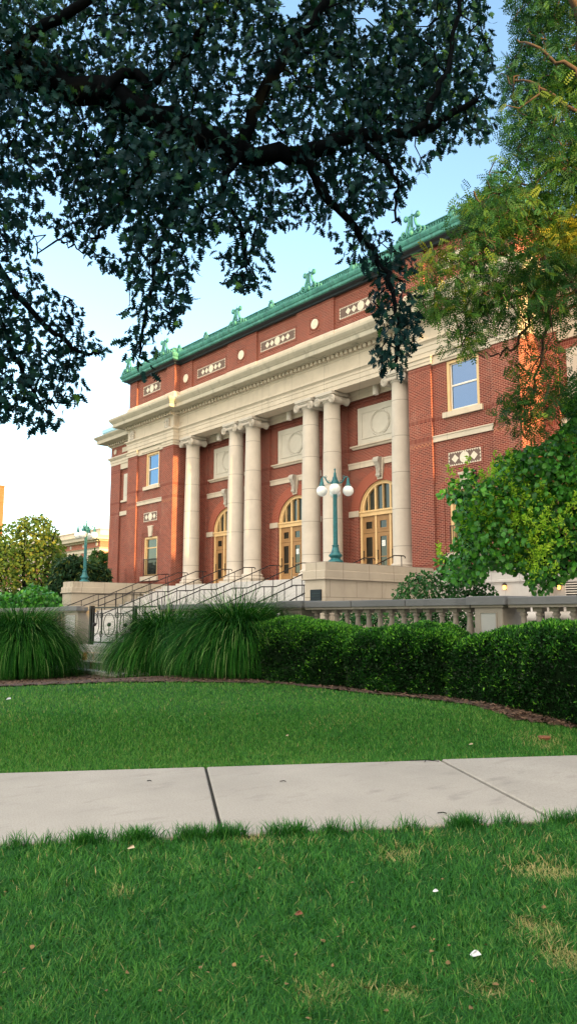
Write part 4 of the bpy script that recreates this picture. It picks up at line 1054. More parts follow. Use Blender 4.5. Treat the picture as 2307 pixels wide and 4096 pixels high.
# little end pilaster of left run, visible beside the gate
# gates
def gate(x0, x1, label, nb):
    o = empty('iron_gate', (x0, YB + .3, .85), label, 'gate', 'black iron gates at the terrace steps'); y = YB + .3; z0, z1 = .86, 1.89; t_ = .028
    g = MB()
    g.box(x0, x0 + .06, y - .03, y + .03, z0, z1 + .02); g.box(x1 - .045, x1, y - .025, y + .025, z0, z1); g.box(x0 + .06, x1 - .045, y - .02, y + .02, z1 - .04, z1); g.box(x0 + .06, x1 - .045, y - .02, y + .02, z0, z0 + .035)
    g.build('gate_frame', 'black_iron', o)
    g = MB(); ya, yb2 = y - .010, y + .010
    g.box(x0 + .06, x1 - .045, ya, yb2, 1.640, 1.656); g.box(x0 + .06, x1 - .045, ya, yb2, 1.105, 1.121)
    sp = (x1 - x0) / 2.5; 
    xs = []
    xc = x0 + .03
    bars = [x0 + .53 + i * .94 for i in range(3) if x0 + .53 + i * .94 < x1 - .1]
    for bx in bars: g.box(bx - .011, bx + .011, ya - .002, yb2 + .002, z0 + .035, z1 - .04)
    g.build('bars', 'black_iron', o)
    g = MB()
    def ring(cx, cz, r, th, a0=0, a1=360):
        n = 28; g.tube([(cx + r * math.cos(a), y, cz + r * math.sin(a)) for a in [R(a0 + (a1 - a0) * i / n) for i in range(n + 1)]], th, 5)
    cs = [x0 + .06 + .0, x0 + 1.0, x0 + 1.94] if x1 - x0 > 2 else [x0 + 1.0]
    for i, cx in enumerate(cs):
        if cx < x0 + .1: ring(cx, 1.38, .33, .012, -90, 90)
        else: ring(cx, 1.38, .33, .012)
        g.sphere((cx + (.05 if i == 0 and cx < x0 + .1 else 0), y, 1.385), .058, 12, 8); g.tube([(cx, y, 1.12), (cx, y, 1.38)], .011, 5); g.tube([(cx, y, 1.71), (cx, y, 1.65)], .01, 5)
    for bx in bars:
        for cz in (1.648, 1.113): ring(bx, cz, .085, .010)
    g.build('ring_ornament', 'black_iron', o)
    return o
gate(-20.90, -18.51, 'left leaf of the black iron gate, with ring ornaments, beside the stone pier', 2)
gate(-18.45, -17.03, 'right leaf of the black iron gate, mostly behind the fountain grass', 1)
g = MB(); g.box(-21.03, -20.93, YB + .24, YB + .36, .8, 1.93); tag(g.build('gate_post', 'black_iron'), 'black iron gate post fixed to the left stone pier', 'post')
# gate steps
gs = empty('gate_steps', (-19, 9.6, .2), 'four stone steps with rusty stains leading up to the iron gate', 'steps')
for k, (z1_, y0) in enumerate(((.24, 9.15), (.42, 9.50), (.62, 9.85), (.80, 10.15))):
    g = MB(); x0 = -21.05 if k >= 1 else -22.0; g.bbox(x0 if k > 1 else -22.0, -16.9, y0, 10.6, z1_ - .2, z1_, .012); g.build('step', 'rusty_step' if k in (1, 2) else 'step_stone', gs)

# ------------------------------------------------------------------ plants
def tuftset(name, poly, dist, n, tmpl, mat, size, tint_fn, droop=.5, clus=7, crad=.22, parent=None, holes=None, thresh=0, seed=1, depthvar=(1.5, 1.2), rej=True, origin=(0, 0, 0), nscale=1.2, flat=0):
    "leaf clusters filling the solid angle outlined by poly, spread in depth"
    r = np.random.default_rng(seed); xs = np.array([p[0] for p in poly]); ys = np.array([p[1] for p in poly])
    C = []
    m = 0
    while m < n:
        x = r.uniform(xs.min(), xs.max(), n * 3); y = r.uniform(ys.min(), ys.max(), n * 3); ok = inpoly(x, y, poly)
        for hp in (holes or []): ok &= ~inpoly(x, y, hp)
        x, y = x[ok], y[ok]
        d = dist(x, y) if callable(dist) else np.full(len(x), float(dist))
        sk = np.stack([x * .01, y * .01, np.zeros(len(x))], 1)
        d = d + depthvar[0] * (vnoise(sk, 1.1, seed + 3) - .5) * 2 + r.uniform(-1, 1, len(x)) * depthvar[1]
        P = CAMP + (_Fw[None] + _R[None] * ((x * K - PCX) / F)[:, None] + _U[None] * ((PCY - y * K) / F)[:, None]) * d[:, None]
        if thresh: P = P[vnoise(P, nscale * 2.2, seed + 9) * .5 + vnoise(P, nscale * 5, seed + 10) * .5 > thresh]
        C.append(P); m += len(P)
    C = np.concatenate(C)[:n]
    N_ = n * clus; c = np.repeat(C, clus, 0); off = r.normal(size=(N_, 3)) * crad * np.array([1, 1, .8]); P = c + off
    if rej:
        px, py = projA(P); ok = inpoly(px, py, poly)
        for hp in (holes or []): ok &= ~inpoly(px, py, hp)
        P = P[ok]; off = off[ok]
    k = len(P); A = norm(off) * .8 + r.normal(size=(k, 3)) * .5 + np.array([0, 0, -droop]); N = r.normal(size=(k, 3)) + np.array([0, 0, flat])
    S = size * r.uniform(.7, 1.25, k)
    V, Fq, tt = scatter(*tmpl, P, A, N, S, np.clip(tint_fn(P, r), 0, 1))
    return npmesh(name, V, Fq, mat, tt, parent, origin), C
def grow(g, nodes, C, r=.012, step=1, seed=0, maxd=2.2):
    "join each cluster to the nearest wood with a bent twig"
    nodes = [np.array(p) for p in nodes]; A = np.array(nodes); rr = np.random.default_rng(seed)
    dist0 = np.array([np.min(np.linalg.norm(A - c, axis=1)) for c in C]); order = np.argsort(dist0)
    pts = list(A)
    arr = np.zeros((len(A) + len(C) * 2, 3)); arr[:len(A)] = A; m = len(A)
    for i in order[::step]:
        c = C[i]; d = np.linalg.norm(arr[:m] - c, axis=1); j = int(np.argmin(d))
        if d[j] < .1 or d[j] > maxd: 
            if d[j] > maxd: continue
        a = arr[j]; mid = (a + c) / 2 + rr.normal(size=3) * d[j] * .12 + np.array([0, 0, .04 * d[j]])
        g.tube([a, mid, c], r * (1 + .8 * min(1, d[j])), 4, r * .5, caps=False); arr[m] = mid; arr[m + 1] = c; m += 2
def limb(g, pts, r0, r1, jitter=.04, seed=0, n=5):
    rr = np.random.default_rng(seed); out = []
    pts = [np.array(p, float) for p in pts]
    for i in range(len(pts) - 1):
        p0 = pts[max(i - 1, 0)]; p1 = pts[i]; p2 = pts[i + 1]; p3 = pts[min(i + 2, len(pts) - 1)]
        for k in range(n):
            f = k / n; out.append(.5 * ((2 * p1) + (-p0 + p2) * f + (2 * p0 - 5 * p1 + 4 * p2 - p3) * f * f + (-p0 + 3 * p1 - 3 * p2 + p3) * f ** 3) + rr.normal(size=3) * jitter)
    out.append(pts[-1]); g.tube(out, r0, 8, r1); return out

# --- oak overhead
OAKP = [(-160, -160), (1225, -160), (1235, 60), (1240, 160), (1248, 290), (1225, 350), (1150, 345), (1135, 385), (1078, 385), (1075, 425), (1030, 445), (1015, 500), (1000, 540), (985, 590), (1010, 620), (1040, 650), (1050, 740), (1046, 800), (1052, 880), (1020, 905), (1015, 935), (960, 955), (945, 920), (930, 880), (955, 840), (925, 780), (935, 720), (900, 655), (862, 650), (850, 600), (825, 605), (790, 555), (760, 575), (735, 560), (700, 580), (670, 555), (655, 600), (678, 670), (655, 730), (612, 735), (570, 712), (562, 655), (530, 600), (500, 635), (482, 700), (475, 770), (445, 820), (400, 830), (402, 870), (385, 940), (350, 948), (330, 905), (298, 882), (312, 820), (322, 730), (310, 690), (216, 655), (218, 620), (150, 585), (120, 560), (60, 552), (95, 600), (100, 680), (130, 720), (165, 740), (205, 780), (212, 830), (278, 872), (262, 905), (225, 880), (205, 905), (215, 985), (200, 1020), (168, 1005), (150, 1060), (80, 1085), (20, 1050), (-160, 1000)]
OAKH = [[(470, 595), (540, 560), (565, 600), (540, 660), (490, 640)] if False else [(0, 0), (0, 1), (1, 0)],
        [(690, -20), (770, -30), (765, 30), (720, 55), (700, 25)], [(895, 10), (960, 0), (965, 50), (920, 75), (890, 60)], [(1000, 520), (985, 590), (930, 560), (960, 520)],
        [(945, 600), (975, 595), (985, 625), (955, 640)], [(1045, 25), (1080, 15), (1085, 60), (1050, 75)], [(1035, 330), (1095, 340), (1080, 385), (1045, 400), (1010, 370)],
        [(660, 335), (710, 345), (735, 400), (700, 425), (665, 380)], [(520, 590), (560, 570), (600, 600), (560, 640)], [(280, 560), (320, 600), (300, 650), (250, 600)],
        [(120, 480), (170, 500), (150, 545), (110, 520)], [(395, 525), (440, 540), (420, 575), (390, 560)], [(840, 520), (880, 535), (870, 585), (835, 570)], [(0, 455), (45, 470), (30, 500), (0, 490)],
        [(20, 900), (60, 915), (45, 945), (10, 930)], [(95, 830), (125, 845), (110, 870), (88, 855)], [(215, 310), (255, 300), (265, 330), (225, 340)], [(560, 200), (600, 195), (605, 230), (570, 235)], [(385, 235), (420, 225), (430, 260), (395, 268)]]
oak = empty('oak_tree', tuple(at(-900, 900, 9) * np.array([1, 1, 0]) + np.array([0, 0, .15])), 'big dark oak tree whose leafy boughs hang over the top of the view', 'tree')
def oakdist(x, y): return 9.0 + .0016 * (x - 600) * .6 - .0010 * (y - 400) + 1.2 * np.exp(-((x - 100) / 260) ** 2)
lv, C1 = tuftset('crown', OAKP, oakdist, 2350, OAK, 'oak_leaf', .122, lambda P, r: r.normal(.4, .25, len(P)), .9, 9, .23, oak, OAKH, .42, seed=21, depthvar=(1.0, .9), origin=tuple(oak.location))
UP = [p for p in [(-160, -160), (1215, -160), (1225, 120), (1200, 290), (1090, 320), (960, 470), (860, 500), (700, 440), (560, 520), (420, 600), (250, 520), (100, 440), (-160, 520)]]
lv2, C2 = tuftset('upper_crown', UP, lambda x, y: 11.5 + 0 * x, 420, OAK, 'oak_leaf', .16, lambda P, r: r.normal(.5, .3, len(P)), .6, 9, .34, oak, OAKH[1:3] + OAKH[5:8], seed=31, depthvar=(1.0, 1.3), origin=tuple(oak.location))
g = MB()
tb = np.array(oak.location)
main = [tb, tb + np.array([.1, .1, 2.5]), tb + np.array([.5, .6, 4.6]), at(-300, 120, 10.2), at(0, 175, 9.6), at(250, 235, 9.3), at(430, 310, 9.2), at(600, 385, 9.1), at(760, 385, 9.1), at(900, 345, 9.1), at(1050, 330, 9.0), at(1200, 250, 8.9)]
nodes = limb(g, main[:4], .42, .24, .02, 1) + limb(g, main[3:8], .22, .13, .03, 2) + limb(g, main[7:], .13, .03, .03, 3)
for pts, a, b_ in (([(600, 385), (640, 280), (700, 170), (800, 30), (830, -80)], .085, .04), ([(250, 235), (330, 180), (380, 215), (480, 120), (560, -60)], .07, .03), ([(430, 310), (380, 400), (300, 520), (230, 600)], .05, .015),
                   ([(600, 385), (560, 480), (600, 560), (620, 700)], .05, .012), ([(500, 345), (450, 480), (400, 620), (370, 760), (350, 900)], .055, .012), ([(760, 385), (800, 470), (880, 560), (940, 640), (985, 720), (1000, 840), (985, 930)], .06, .012),
                   ([(900, 345), (960, 400), (1000, 470), (985, 560)], .04, .012), ([(0, 175), (-60, 400), (-30, 620), (60, 760), (180, 870), (250, 890)], .07, .012), ([(-30, 620), (0, 800), (60, 940), (120, 1040)], .04, .01), ([(1050, 330), (1090, 250), (1140, 120), (1160, -60)], .045, .02),
                   ([(0, 175), (120, 60), (260, -40), (300, -140)], .08, .04), ([(-300, 120), (-200, -50), (-100, -200)], .12, .06), ([(150, 605), (182, 620), (214, 632)], .012, .008)):
    nodes += limb(g, [at(x, y, 9.0 + .2 * math.sin(i + a * 90)) for i, (x, y) in enumerate(pts)], a, b_, .02, int(a * 1000))
grow(g, nodes, C1, .009, 2, 5, 1.6)
g.build('trunk', 'wood_dark', oak)

# --- honey locust at right
LOC = [(1262, -120), (1700, -120), (1700, 1150), (1451, 1120), (1390, 1110), (1330, 1125), (1300, 1105), (1245, 1045), (1235, 1000), (1290, 985), (1300, 940), (1215, 905), (1175, 895), (1115, 880), (1105, 830), (1060, 790), (1045, 745), (1050, 690), (1060, 640), (1105, 605), (1130, 570), (1180, 560), (1115, 540), (1125, 505), (1185, 470), (1205, 420), (1240, 400), (1262, 350), (1240, 300), (1255, 190), (1275, 100)]
LH = [[(1200, 430), (1226, 425), (1220, 490), (1190, 510)], [(1262, 40), (1300, 60), (1290, 150), (1262, 130)]]
loc = empty('honey_locust_tree', (-2.5, 13.9, .8), 'feathery honey locust tree with yellow sunlit sprays before the right end of the hall', 'tree')
def locd(x, y): return 15.5 + 0 * x
def loctint(P, r): return r.normal(.30, .13, len(P)) - .07 * np.clip(P[:, 2] - 9.0, 0, 4) + .70 * np.clip(vnoise(P, .9, 77) * 2.6 - 1.15, 0, 1)  # sunlight painted in as yellow patches, less of it toward the top
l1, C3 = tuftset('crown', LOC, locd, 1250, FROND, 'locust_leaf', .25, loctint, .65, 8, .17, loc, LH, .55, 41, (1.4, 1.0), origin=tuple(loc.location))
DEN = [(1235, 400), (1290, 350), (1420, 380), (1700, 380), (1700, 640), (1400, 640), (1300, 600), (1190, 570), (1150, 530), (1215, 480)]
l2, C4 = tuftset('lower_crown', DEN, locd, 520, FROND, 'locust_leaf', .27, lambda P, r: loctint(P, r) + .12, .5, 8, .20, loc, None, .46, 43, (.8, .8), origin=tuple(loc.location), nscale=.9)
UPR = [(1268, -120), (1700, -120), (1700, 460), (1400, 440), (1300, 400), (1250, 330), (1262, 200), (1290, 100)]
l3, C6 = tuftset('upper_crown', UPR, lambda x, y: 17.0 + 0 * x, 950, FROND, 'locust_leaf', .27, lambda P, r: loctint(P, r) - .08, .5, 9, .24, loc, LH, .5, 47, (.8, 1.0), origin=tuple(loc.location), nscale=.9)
g = MB(); tb = np.array(loc.location)
nodes = limb(g, [tb, tb + np.array([.1, 0, 2.5]), at(1650, 900, 16), at(1560, 700, 15.7)], .28, .17, .02, 1)
for pts, a, b_ in (([(1650, 900), (1500, 640), (1440, 560)], .12, .09), ([(1560, 700), (1451, 610), (1380, 690), (1300, 740), (1230, 770), (1170, 790)], .12, .03), ([(1451, 610), (1330, 650), (1230, 640), (1130, 660)], .06, .015), ([(1560, 700), (1530, 400), (1470, 150), (1440, -40)], .13, .08),
                   ([(1470, 200), (1380, 130), (1300, 100)], .05, .015), ([(1500, 330), (1400, 240), (1320, 200), (1280, 210)], .045, .012), ([(1530, 450), (1420, 420), (1330, 470), (1270, 430)], .05, .012), ([(1440, 560), (1360, 540), (1290, 570), (1200, 600)], .05, .012), ([(1350, 710), (1310, 850), (1260, 900), (1200, 890)], .035, .01), ([(1400, 680), (1370, 850), (1330, 1000), (1290, 1050)], .04, .01), ([(1380, 600), (1300, 480), (1220, 500)], .03, .01)):
    nodes += limb(g, [at(x, y, 15.4 + .3 * math.sin(i * 1.3 + a * 90)) for i, (x, y) in enumerate(pts)], a, b_, .05, int(a * 1000))
grow(g, nodes, np.concatenate([C3, C4, C6]), .012, 2, 5, 1.6)
g.build('trunk', 'bark_tan', loc)

# --- tree lilac
LIL = [(1102, 1240), (1128, 1215), (1160, 1205), (1172, 1168), (1200, 1190), (1196, 1235), (1215, 1205), (1240, 1190), (1250, 1150), (1300, 1130), (1335, 1120), (1375, 1110), (1395, 1085), (1425, 1060), (1415, 1010), (1451, 972), (1520, 950), (1700, 960), (1700, 1470), (1500, 1475), (1451, 1440), (1400, 1470), (1360, 1500), (1330, 1480), (1320, 1440), (1262, 1440), (1235, 1425), (1215, 1460), (1160, 1470), (1120, 1460), (1092, 1428), (1095, 1405), (1135, 1385), (1150, 1340), (1140, 1300), (1150, 1260), (1120, 1262)]
lil = empty('tree_lilac', (-6.3, 14.9, .8), 'leafy green tree with clusters of yellow-green blossom in front of the right window', 'tree')
li, C5 = tuftset('crown', LIL, 16.0, 2100, OVAL, 'lilac_leaf', .12, lambda P, r: r.normal(.45, .25, len(P)), .9, 9, .22, lil, None, 0, 51, (.7, 1.2), origin=tuple(lil.location), flat=.4)
px, py = projA(C5)
# blossom panicles on the outer, camera side clusters
dd = (C5 - CAMP) @ _Fw; sel = C5[(dd < 16.1) & (np.random.default_rng(8).random(len(C5)) < .62) & (px < 1470) & (vnoise(C5, 1.6, 91) > .46)]
r = np.random.default_rng(9); nb = 50; c = np.repeat(sel, nb, 0); up = np.repeat(norm(np.stack([r.normal(.2, .3, len(sel)), r.normal(-.5, .3, len(sel)), r.uniform(.5, 1.2, len(sel))], 1)), nb, 0); tpos = r.random(len(c))
P = c + up * (tpos * .34)[:, None] + r.normal(size=(len(c), 3)) * (.085 * (1.05 - tpos))[:, None] + np.array([.12, -.22, .08])
qx, qy = projA(P); ok = (qx > 1098) & (qy > 965)
P = P[ok]; V, Fq, tt = scatter(*NARROW, P, r.normal(size=(len(P), 3)) + [0, 0, .3], r.normal(size=(len(P), 3)), r.uniform(.05, .085, len(P)), r.random(len(P))); npmesh('blossom', V, Fq, 'blossom', tt, lil, tuple(lil.location))
g = MB(); tb = np.array(lil.location); nodes = []
for k, (dx, top) in enumerate(((-.2, (1300, 1330)), (.0, (1400, 1250)), (.2, (1480, 1200)), (-.1, (1220, 1380)), (.1, (1360, 1400)))):
    nodes += limb(g, [tb + np.array([dx, 0, 0]), tb + np.array([dx * 2, .1, 1.0]), at(*top, 16)], .07, .02, .02, k)
grow(g, nodes, C5, .010, 2, 6, 1.8); g.build('trunk', 'wood_dark', lil)
# --- shrubs behind the balustrade
def shrub(name, poly, d, n, mat, label, cat, size=.07, loc=None, group=None, clus=8, crad=.14, tint=lambda P, r: r.normal(.5, .3, len(P)), tm=OVAL, dv=(.3, .5), seed=61, thresh=0):
    xs = [p[0] for p in poly]; b_ = at(sum(xs) / len(xs), max(p[1] for p in poly), d)
    o = empty(name, (b_[0], b_[1], loc if loc is not None else .8), label, cat, group)
    l, C = tuftset('foliage', poly, d, n, tm, mat, size, tint, .2, clus, crad, o, None, thresh, seed, dv, origin=tuple(o.location), flat=.5)
    g = MB(); b0 = np.array(o.location); nodes = []
    for k in range(5):
        t_ = C[(k * 37) % len(C)]; nodes += limb(g, [b0 + np.array([.1 * (k - 2), 0, 0]), (b0 + t_) / 2, t_], .025 * d / 12, .01, .01, k)
    grow(g, nodes, C, .006 * d / 12, 3, seed, 1.5 * d / 12); g.build('stems', 'wood_dark', o)
    return o
shrub('leafy_shrub', [(982, 1508), (990, 1480), (1010, 1465), (1030, 1448), (1060, 1434), (1100, 1440), (1140, 1450), (1200, 1452), (1245, 1480), (1260, 1530), (1250, 1580), (990, 1580)], 17.5, 520, 'shrub_leaf', 'green leafy shrub rising above the balustrade beside the right cheek wall', 'shrub', .075)
shrub('low_shrub', [(850, 1575), (852, 1535), (880, 1520), (920, 1535), (960, 1530), (990, 1545), (1000, 1575)], 16.0, 160, 'shrub_leaf', 'small dark shrub seen between the balusters near the first pier', 'shrub', .06, seed=63)
shrub('evergreen_shrub', [(150, 1520), (148, 1440), (165, 1415), (200, 1425), (215, 1410), (245, 1408), (258, 1425), (276, 1432), (278, 1470), (276, 1520)], 49, 700, 'evergreen_leaf', 'dark evergreen shrub at the left corner of the hall, right of the far lamp post', 'shrub', .32, .2, clus=8, crad=.3, tm=NARROW, dv=(1, 1.5), seed=65)
shrub('evergreen_shrub', [(148, 1520), (120, 1500), (128, 1450), (150, 1405), (190, 1398), (210, 1408), (222, 1425), (222, 1520)], 46, 600, 'evergreen_leaf', 'dark evergreen shrub with a yellowish top, left of the far lamp post', 'shrub', .32, .2, clus=8, crad=.3, tm=NARROW, dv=(1, 1.5), seed=66, tint=lambda P, r: r.normal(.5, .35, len(P)))
shrub('young_tree', [(220, 1420), (235, 1385), (262, 1388), (272, 1400), (272, 1432), (240, 1432)], 58, 120, 'maple_leaf', 'small pale tree between the dark evergreens and the corner of the hall', 'tree', .25, .2, clus=7, crad=.35, dv=(.5, .8), seed=67, tint=lambda P, r: r.normal(.25, .2, len(P)))
shrub('maple_tree', [(-200, 1330), (-60, 1300), (0, 1325), (30, 1312), (60, 1298), (85, 1302), (112, 1292), (125, 1310), (148, 1335), (150, 1355), (165, 1380), (172, 1410), (160, 1425), (140, 1440), (150, 1470), (120, 1490), (60, 1505), (-200, 1510)], 62, 1500, 'maple_leaf', 'broad tree with yellow-green sunlit leaves at the far left', 'tree', .26, .2, clus=8, crad=.42, tm=OVAL, dv=(3, 3), seed=68, thresh=.57, tint=lambda P, r: r.normal(.05, .16, len(P)) + .09 * np.clip(P[:, 2] - 3, 0, 8) + .4 * np.clip(vnoise(P, .3, 70) * 2.2 - 1, 0, 1))  # tint yellows with height, sunlight painted into the leaves
shrub('leafy_shrub', [(-60, 1540), (-60, 1495), (40, 1500), (80, 1470), (110, 1480), (150, 1500), (150, 1540)], 40, 420, 'lilac_leaf', 'green bushes behind the left fountain grass, at the foot of the lantern post', 'shrub', .22, .2, clus=8, crad=.25, dv=(1.5, 1.5), seed=69, tint=lambda P, r: r.normal(.35, .3, len(P)))

# --- fountain grass
def fountain(x, y, z, rad, H, n, label, seed):
    r = np.random.default_rng(seed); o = (x, y, z)
    az = r.uniform(0, 2 * math.pi, n); rr_ = rad * .33 * np.sqrt(r.random(n)); P0 = np.stack([x + rr_ * np.cos(az), y + rr_ * np.sin(az), np.full(n, z)], 1)
    az2 = az + r.normal(0, .5, n); d = np.stack([np.cos(az2), np.sin(az2), np.zeros(n)], 1)
    L = H * r.uniform(.95, 1.5, n); sp = np.clip(r.beta(1.3, 1.5, n) * 1.2, .02, 1.15)    # how far it leans
    seg = 8; rows = []; sd_ = np.stack([-np.sin(az2), np.cos(az2), np.zeros(n)], 1)
    ang = R(89) - sp * R(40); pos = P0.copy(); bendt = (1.15 + 1.0 * sp) * r.uniform(.75, 1.2, n); wisp = r.random(n) < .06; bendt[wisp] *= .45
    for j in range(seg + 1):
        f = j / seg; wv = (.0062 * (1 - .7 * f ** 2))
        rows += [pos - sd_ * wv, pos + sd_ * wv]
        a = ang - bendt * 1.55 * f ** 1.7
        pos = pos + (d * np.cos(a)[:, None] + np.array([0, 0, 1.0]) * np.sin(a)[:, None]) * (L / seg)[:, None]
        pos[:, 2] = np.maximum(pos[:, 2], z + .03)
    V = np.stack(rows, 1).reshape(-1, 3); k = 2 * (seg + 1); base = np.arange(n)[:, None] * k
    fs = np.array([(2 * j, 2 * j + 1, 2 * j + 3, 2 * j + 2) for j in range(seg)]); Fq = (base[:, :, None] + fs[None]).reshape(-1, 4)
    tint = np.clip(r.normal(.42, .25, n), 0, .92); pale = r.random(n) < .035; tint[pale] = r.uniform(.93, 1, pale.sum())
    ob = npmesh('fountain_grass', V, Fq, 'fountain_blade', np.repeat(tint, k), None, o)
    return tag(ob, label, 'ornamental grass', 'clumps of fountain grass along the balustrade')
def T_(x, y): return float(ter(x, y))
for px_, py_, rad_, H_, n_, lab_, sd_ in ((418, 1680, 1.0, 1.42, 14000, 'fountain grass clump just right of the iron gate', 1), (598, 1682, 1.0, 1.40, 14000, 'fountain grass clump whose pale blades droop beside the left end of the hedge', 2), (46, 1704, 1.28, 1.60, 17000, 'large fountain grass clump at the left edge, left of the gate', 3)):
    p = ground_at(px_, py_); p = p * 1.0
    if px_ > 200: p = atY(px_, py_, 9.25 if px_ < 500 else 9.35)
    else: p = atY(px_, py_, 7.6)
    fountain(p[0], p[1], T_(p[0], p[1]), rad_, H_, n_, lab_, sd_)

# --- hedges
def hedge(x0, x1, y0, y1, z1, label, seed, n=26000):
    r = np.random.default_rng(seed); z0 = T_((x0 + x1) / 2, y0) - .05
    cx, cy = (x0 + x1) / 2, (y0 + y1) / 2; hx, hy = (x1 - x0) / 2, (y1 - y0) / 2; hz = z1 - z0
    def surf(u, v):      # superellipsoid dome
        e = .5; cu, su = np.cos(u), np.sin(u); cv, sv = np.cos(v), np.sin(v)
        f = lambda a, p: np.sign(a) * np.abs(a) ** p
        P = np.stack([cx + hx * f(cv, .5) * f(cu, e), cy + hy * f(cv, .5) * f(su, e), z0 + hz * f(sv, .5)], -1)
        return P
    nu, nv = 160, 40; U, Vv = np.meshgrid(np.linspace(0, 2 * math.pi, nu, endpoint=False), np.linspace(0, math.pi / 2, nv), indexing='ij')
    def bumpy(P):
        C = np.array([cx, cy, z0 + hz * .4]); d = norm(P - C)
        b_ = .16 * (vnoise(P, 2.4, seed) - .5) * 2 + .05 * (vnoise(P, 9, seed + 1) - .5) * 2
        return P + d * b_[:, None], d
    P, d = bumpy(surf(U, Vv).reshape(-1, 3)); i = np.arange(nu * nv).reshape(nu, nv); j = np.roll(i, -1, 0)
    Fq = np.stack([i[:, :-1], j[:, :-1], j[:, 1:], i[:, 1:]], -1).reshape(-1, 4)
    o = empty('clipped_hedge', (cx, cy, z0), label, 'hedge', 'clipped hedges in front of the balustrade')
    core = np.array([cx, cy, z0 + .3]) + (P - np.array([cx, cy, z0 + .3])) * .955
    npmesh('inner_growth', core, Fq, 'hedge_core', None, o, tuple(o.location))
    # area weighted sampling of the faces
    q = P[Fq]; ar = np.linalg.norm(np.cross(q[:, 2] - q[:, 0], q[:, 3] - q[:, 1]), axis=1); idx = r.choice(len(Fq), n, p=ar / ar.sum()); a, b_ = r.random((2, n, 1)); qq = q[idx]
    S = (qq[:, 0] * (1 - a) + qq[:, 1] * a) * (1 - b_) + (qq[:, 3] * (1 - a) + qq[:, 2] * a) * b_
    N0 = norm(np.cross(qq[:, 1] - qq[:, 0], qq[:, 3] - qq[:, 0])); C = np.array([cx, cy, z0 + .3]); N0 *= np.sign(np.sum(N0 * (S - C), 1))[:, None]
    S = S - N0 * r.uniform(0, .07, (n, 1)); cl = vnoise(S, 6.5, seed + 5)
    S = S + N0 * ((cl - .5) * .10)[:, None]
    nl = 4; P = np.repeat(S, nl, 0); m_ = len(P); N1 = np.repeat(N0, nl, 0)
    A = N1 * .9 + np.array([0, 0, .55]) + r.normal(size=(m_, 3)) * .75
    t_ = np.clip(np.repeat(.10 + .4 * (cl - .5) + .5 * np.clip(N0[:, 2] + .05, 0, 1), nl) + r.normal(0, .2, m_), 0, .86)  # upward leaves tinted lighter, sides darker: shading painted into the leaf colour
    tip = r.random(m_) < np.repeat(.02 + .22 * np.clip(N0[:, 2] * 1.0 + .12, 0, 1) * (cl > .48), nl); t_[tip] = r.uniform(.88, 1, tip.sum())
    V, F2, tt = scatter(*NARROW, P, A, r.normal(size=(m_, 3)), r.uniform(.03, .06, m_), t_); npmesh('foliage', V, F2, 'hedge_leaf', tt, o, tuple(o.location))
    return o
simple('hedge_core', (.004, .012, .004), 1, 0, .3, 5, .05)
hedge(-12.5, -8.75, 8.8, 10.12, 1.48, 'long clipped dark hedge between the fountain grass and the next hedge', 71, 30000)
hedge(-9.05, -6.75, 8.75, 10.14, 1.47, 'clipped hedge in the middle of the three, under the second balustrade pier', 72, 19000)
hedge(-7.05, -2.6, 8.72, 10.1, 1.46, 'rounded clipped hedge at the right edge, nearest the sidewalk', 73, 28000)

# ------------------------------------------------------------------ far things
fb = empty('far_brick_building', (-105, 45, .3), 'long low red brick building with pale cornice and white windows far behind the left tree', 'building')
YF = 45.0; X1 = -88.3
g = MB(); holes = []
wx = [X1 - 2.78 - 3.72 * k for k in range(14)]
for x in wx: holes += [(x - 1.05 + 1.0 - .95, x + 1.0, 7.3, 9.5), (x - 1.0, x + 1.0, 2.8, 5.4)]
holes = [(x - 1.02, x + 1.02, 7.0, 9.5) for x in wx] + [(x - 1.02, x + 1.02, 2.6, 5.5) for x in wx]
wallgrid(g, -145, X1, .3, 11.2, YF, YF + .5, holes); g.box(X1 - .4, X1 - .003, YF + .5, 75, .3, 11.2); g.build('brick_wall', 'brick_far', fb)
FP = [(-145, YF), (X1, YF), (X1, 75)]
g = MB(); g.sweep(FP, [(.0, 9.85), (.12, 9.86), (.12, 10.2), (.3, 10.35), (.05, 10.4)]); g.sweep(FP, [(0, 11.1), (.3, 11.2), (.35, 11.3), (.8, 11.35), (.85, 11.6), (1.0, 11.85), (.1, 11.95), (.1, 12.65), (.2, 12.66), (.2, 12.8), (-.5, 12.85)]); dentils(g, offset_path(FP[:2], .0), 11.12, 11.3, .0, .4, .5, .28)
g.box(-145, X1, YF - .1, YF + .0, 5.9, 6.2); g.build('stone_cornice', 'limestone', fb)
g = MB()
for x in wx[::1]:
    for dz in (0,): g.lathe([(0, YF), (.24, YF), (.24, YF - .05), (0, YF - .06)], x + 1.86, 10.8, 16, 0, 'y')
g.build('frieze_discs', 'limestone_panel', fb)
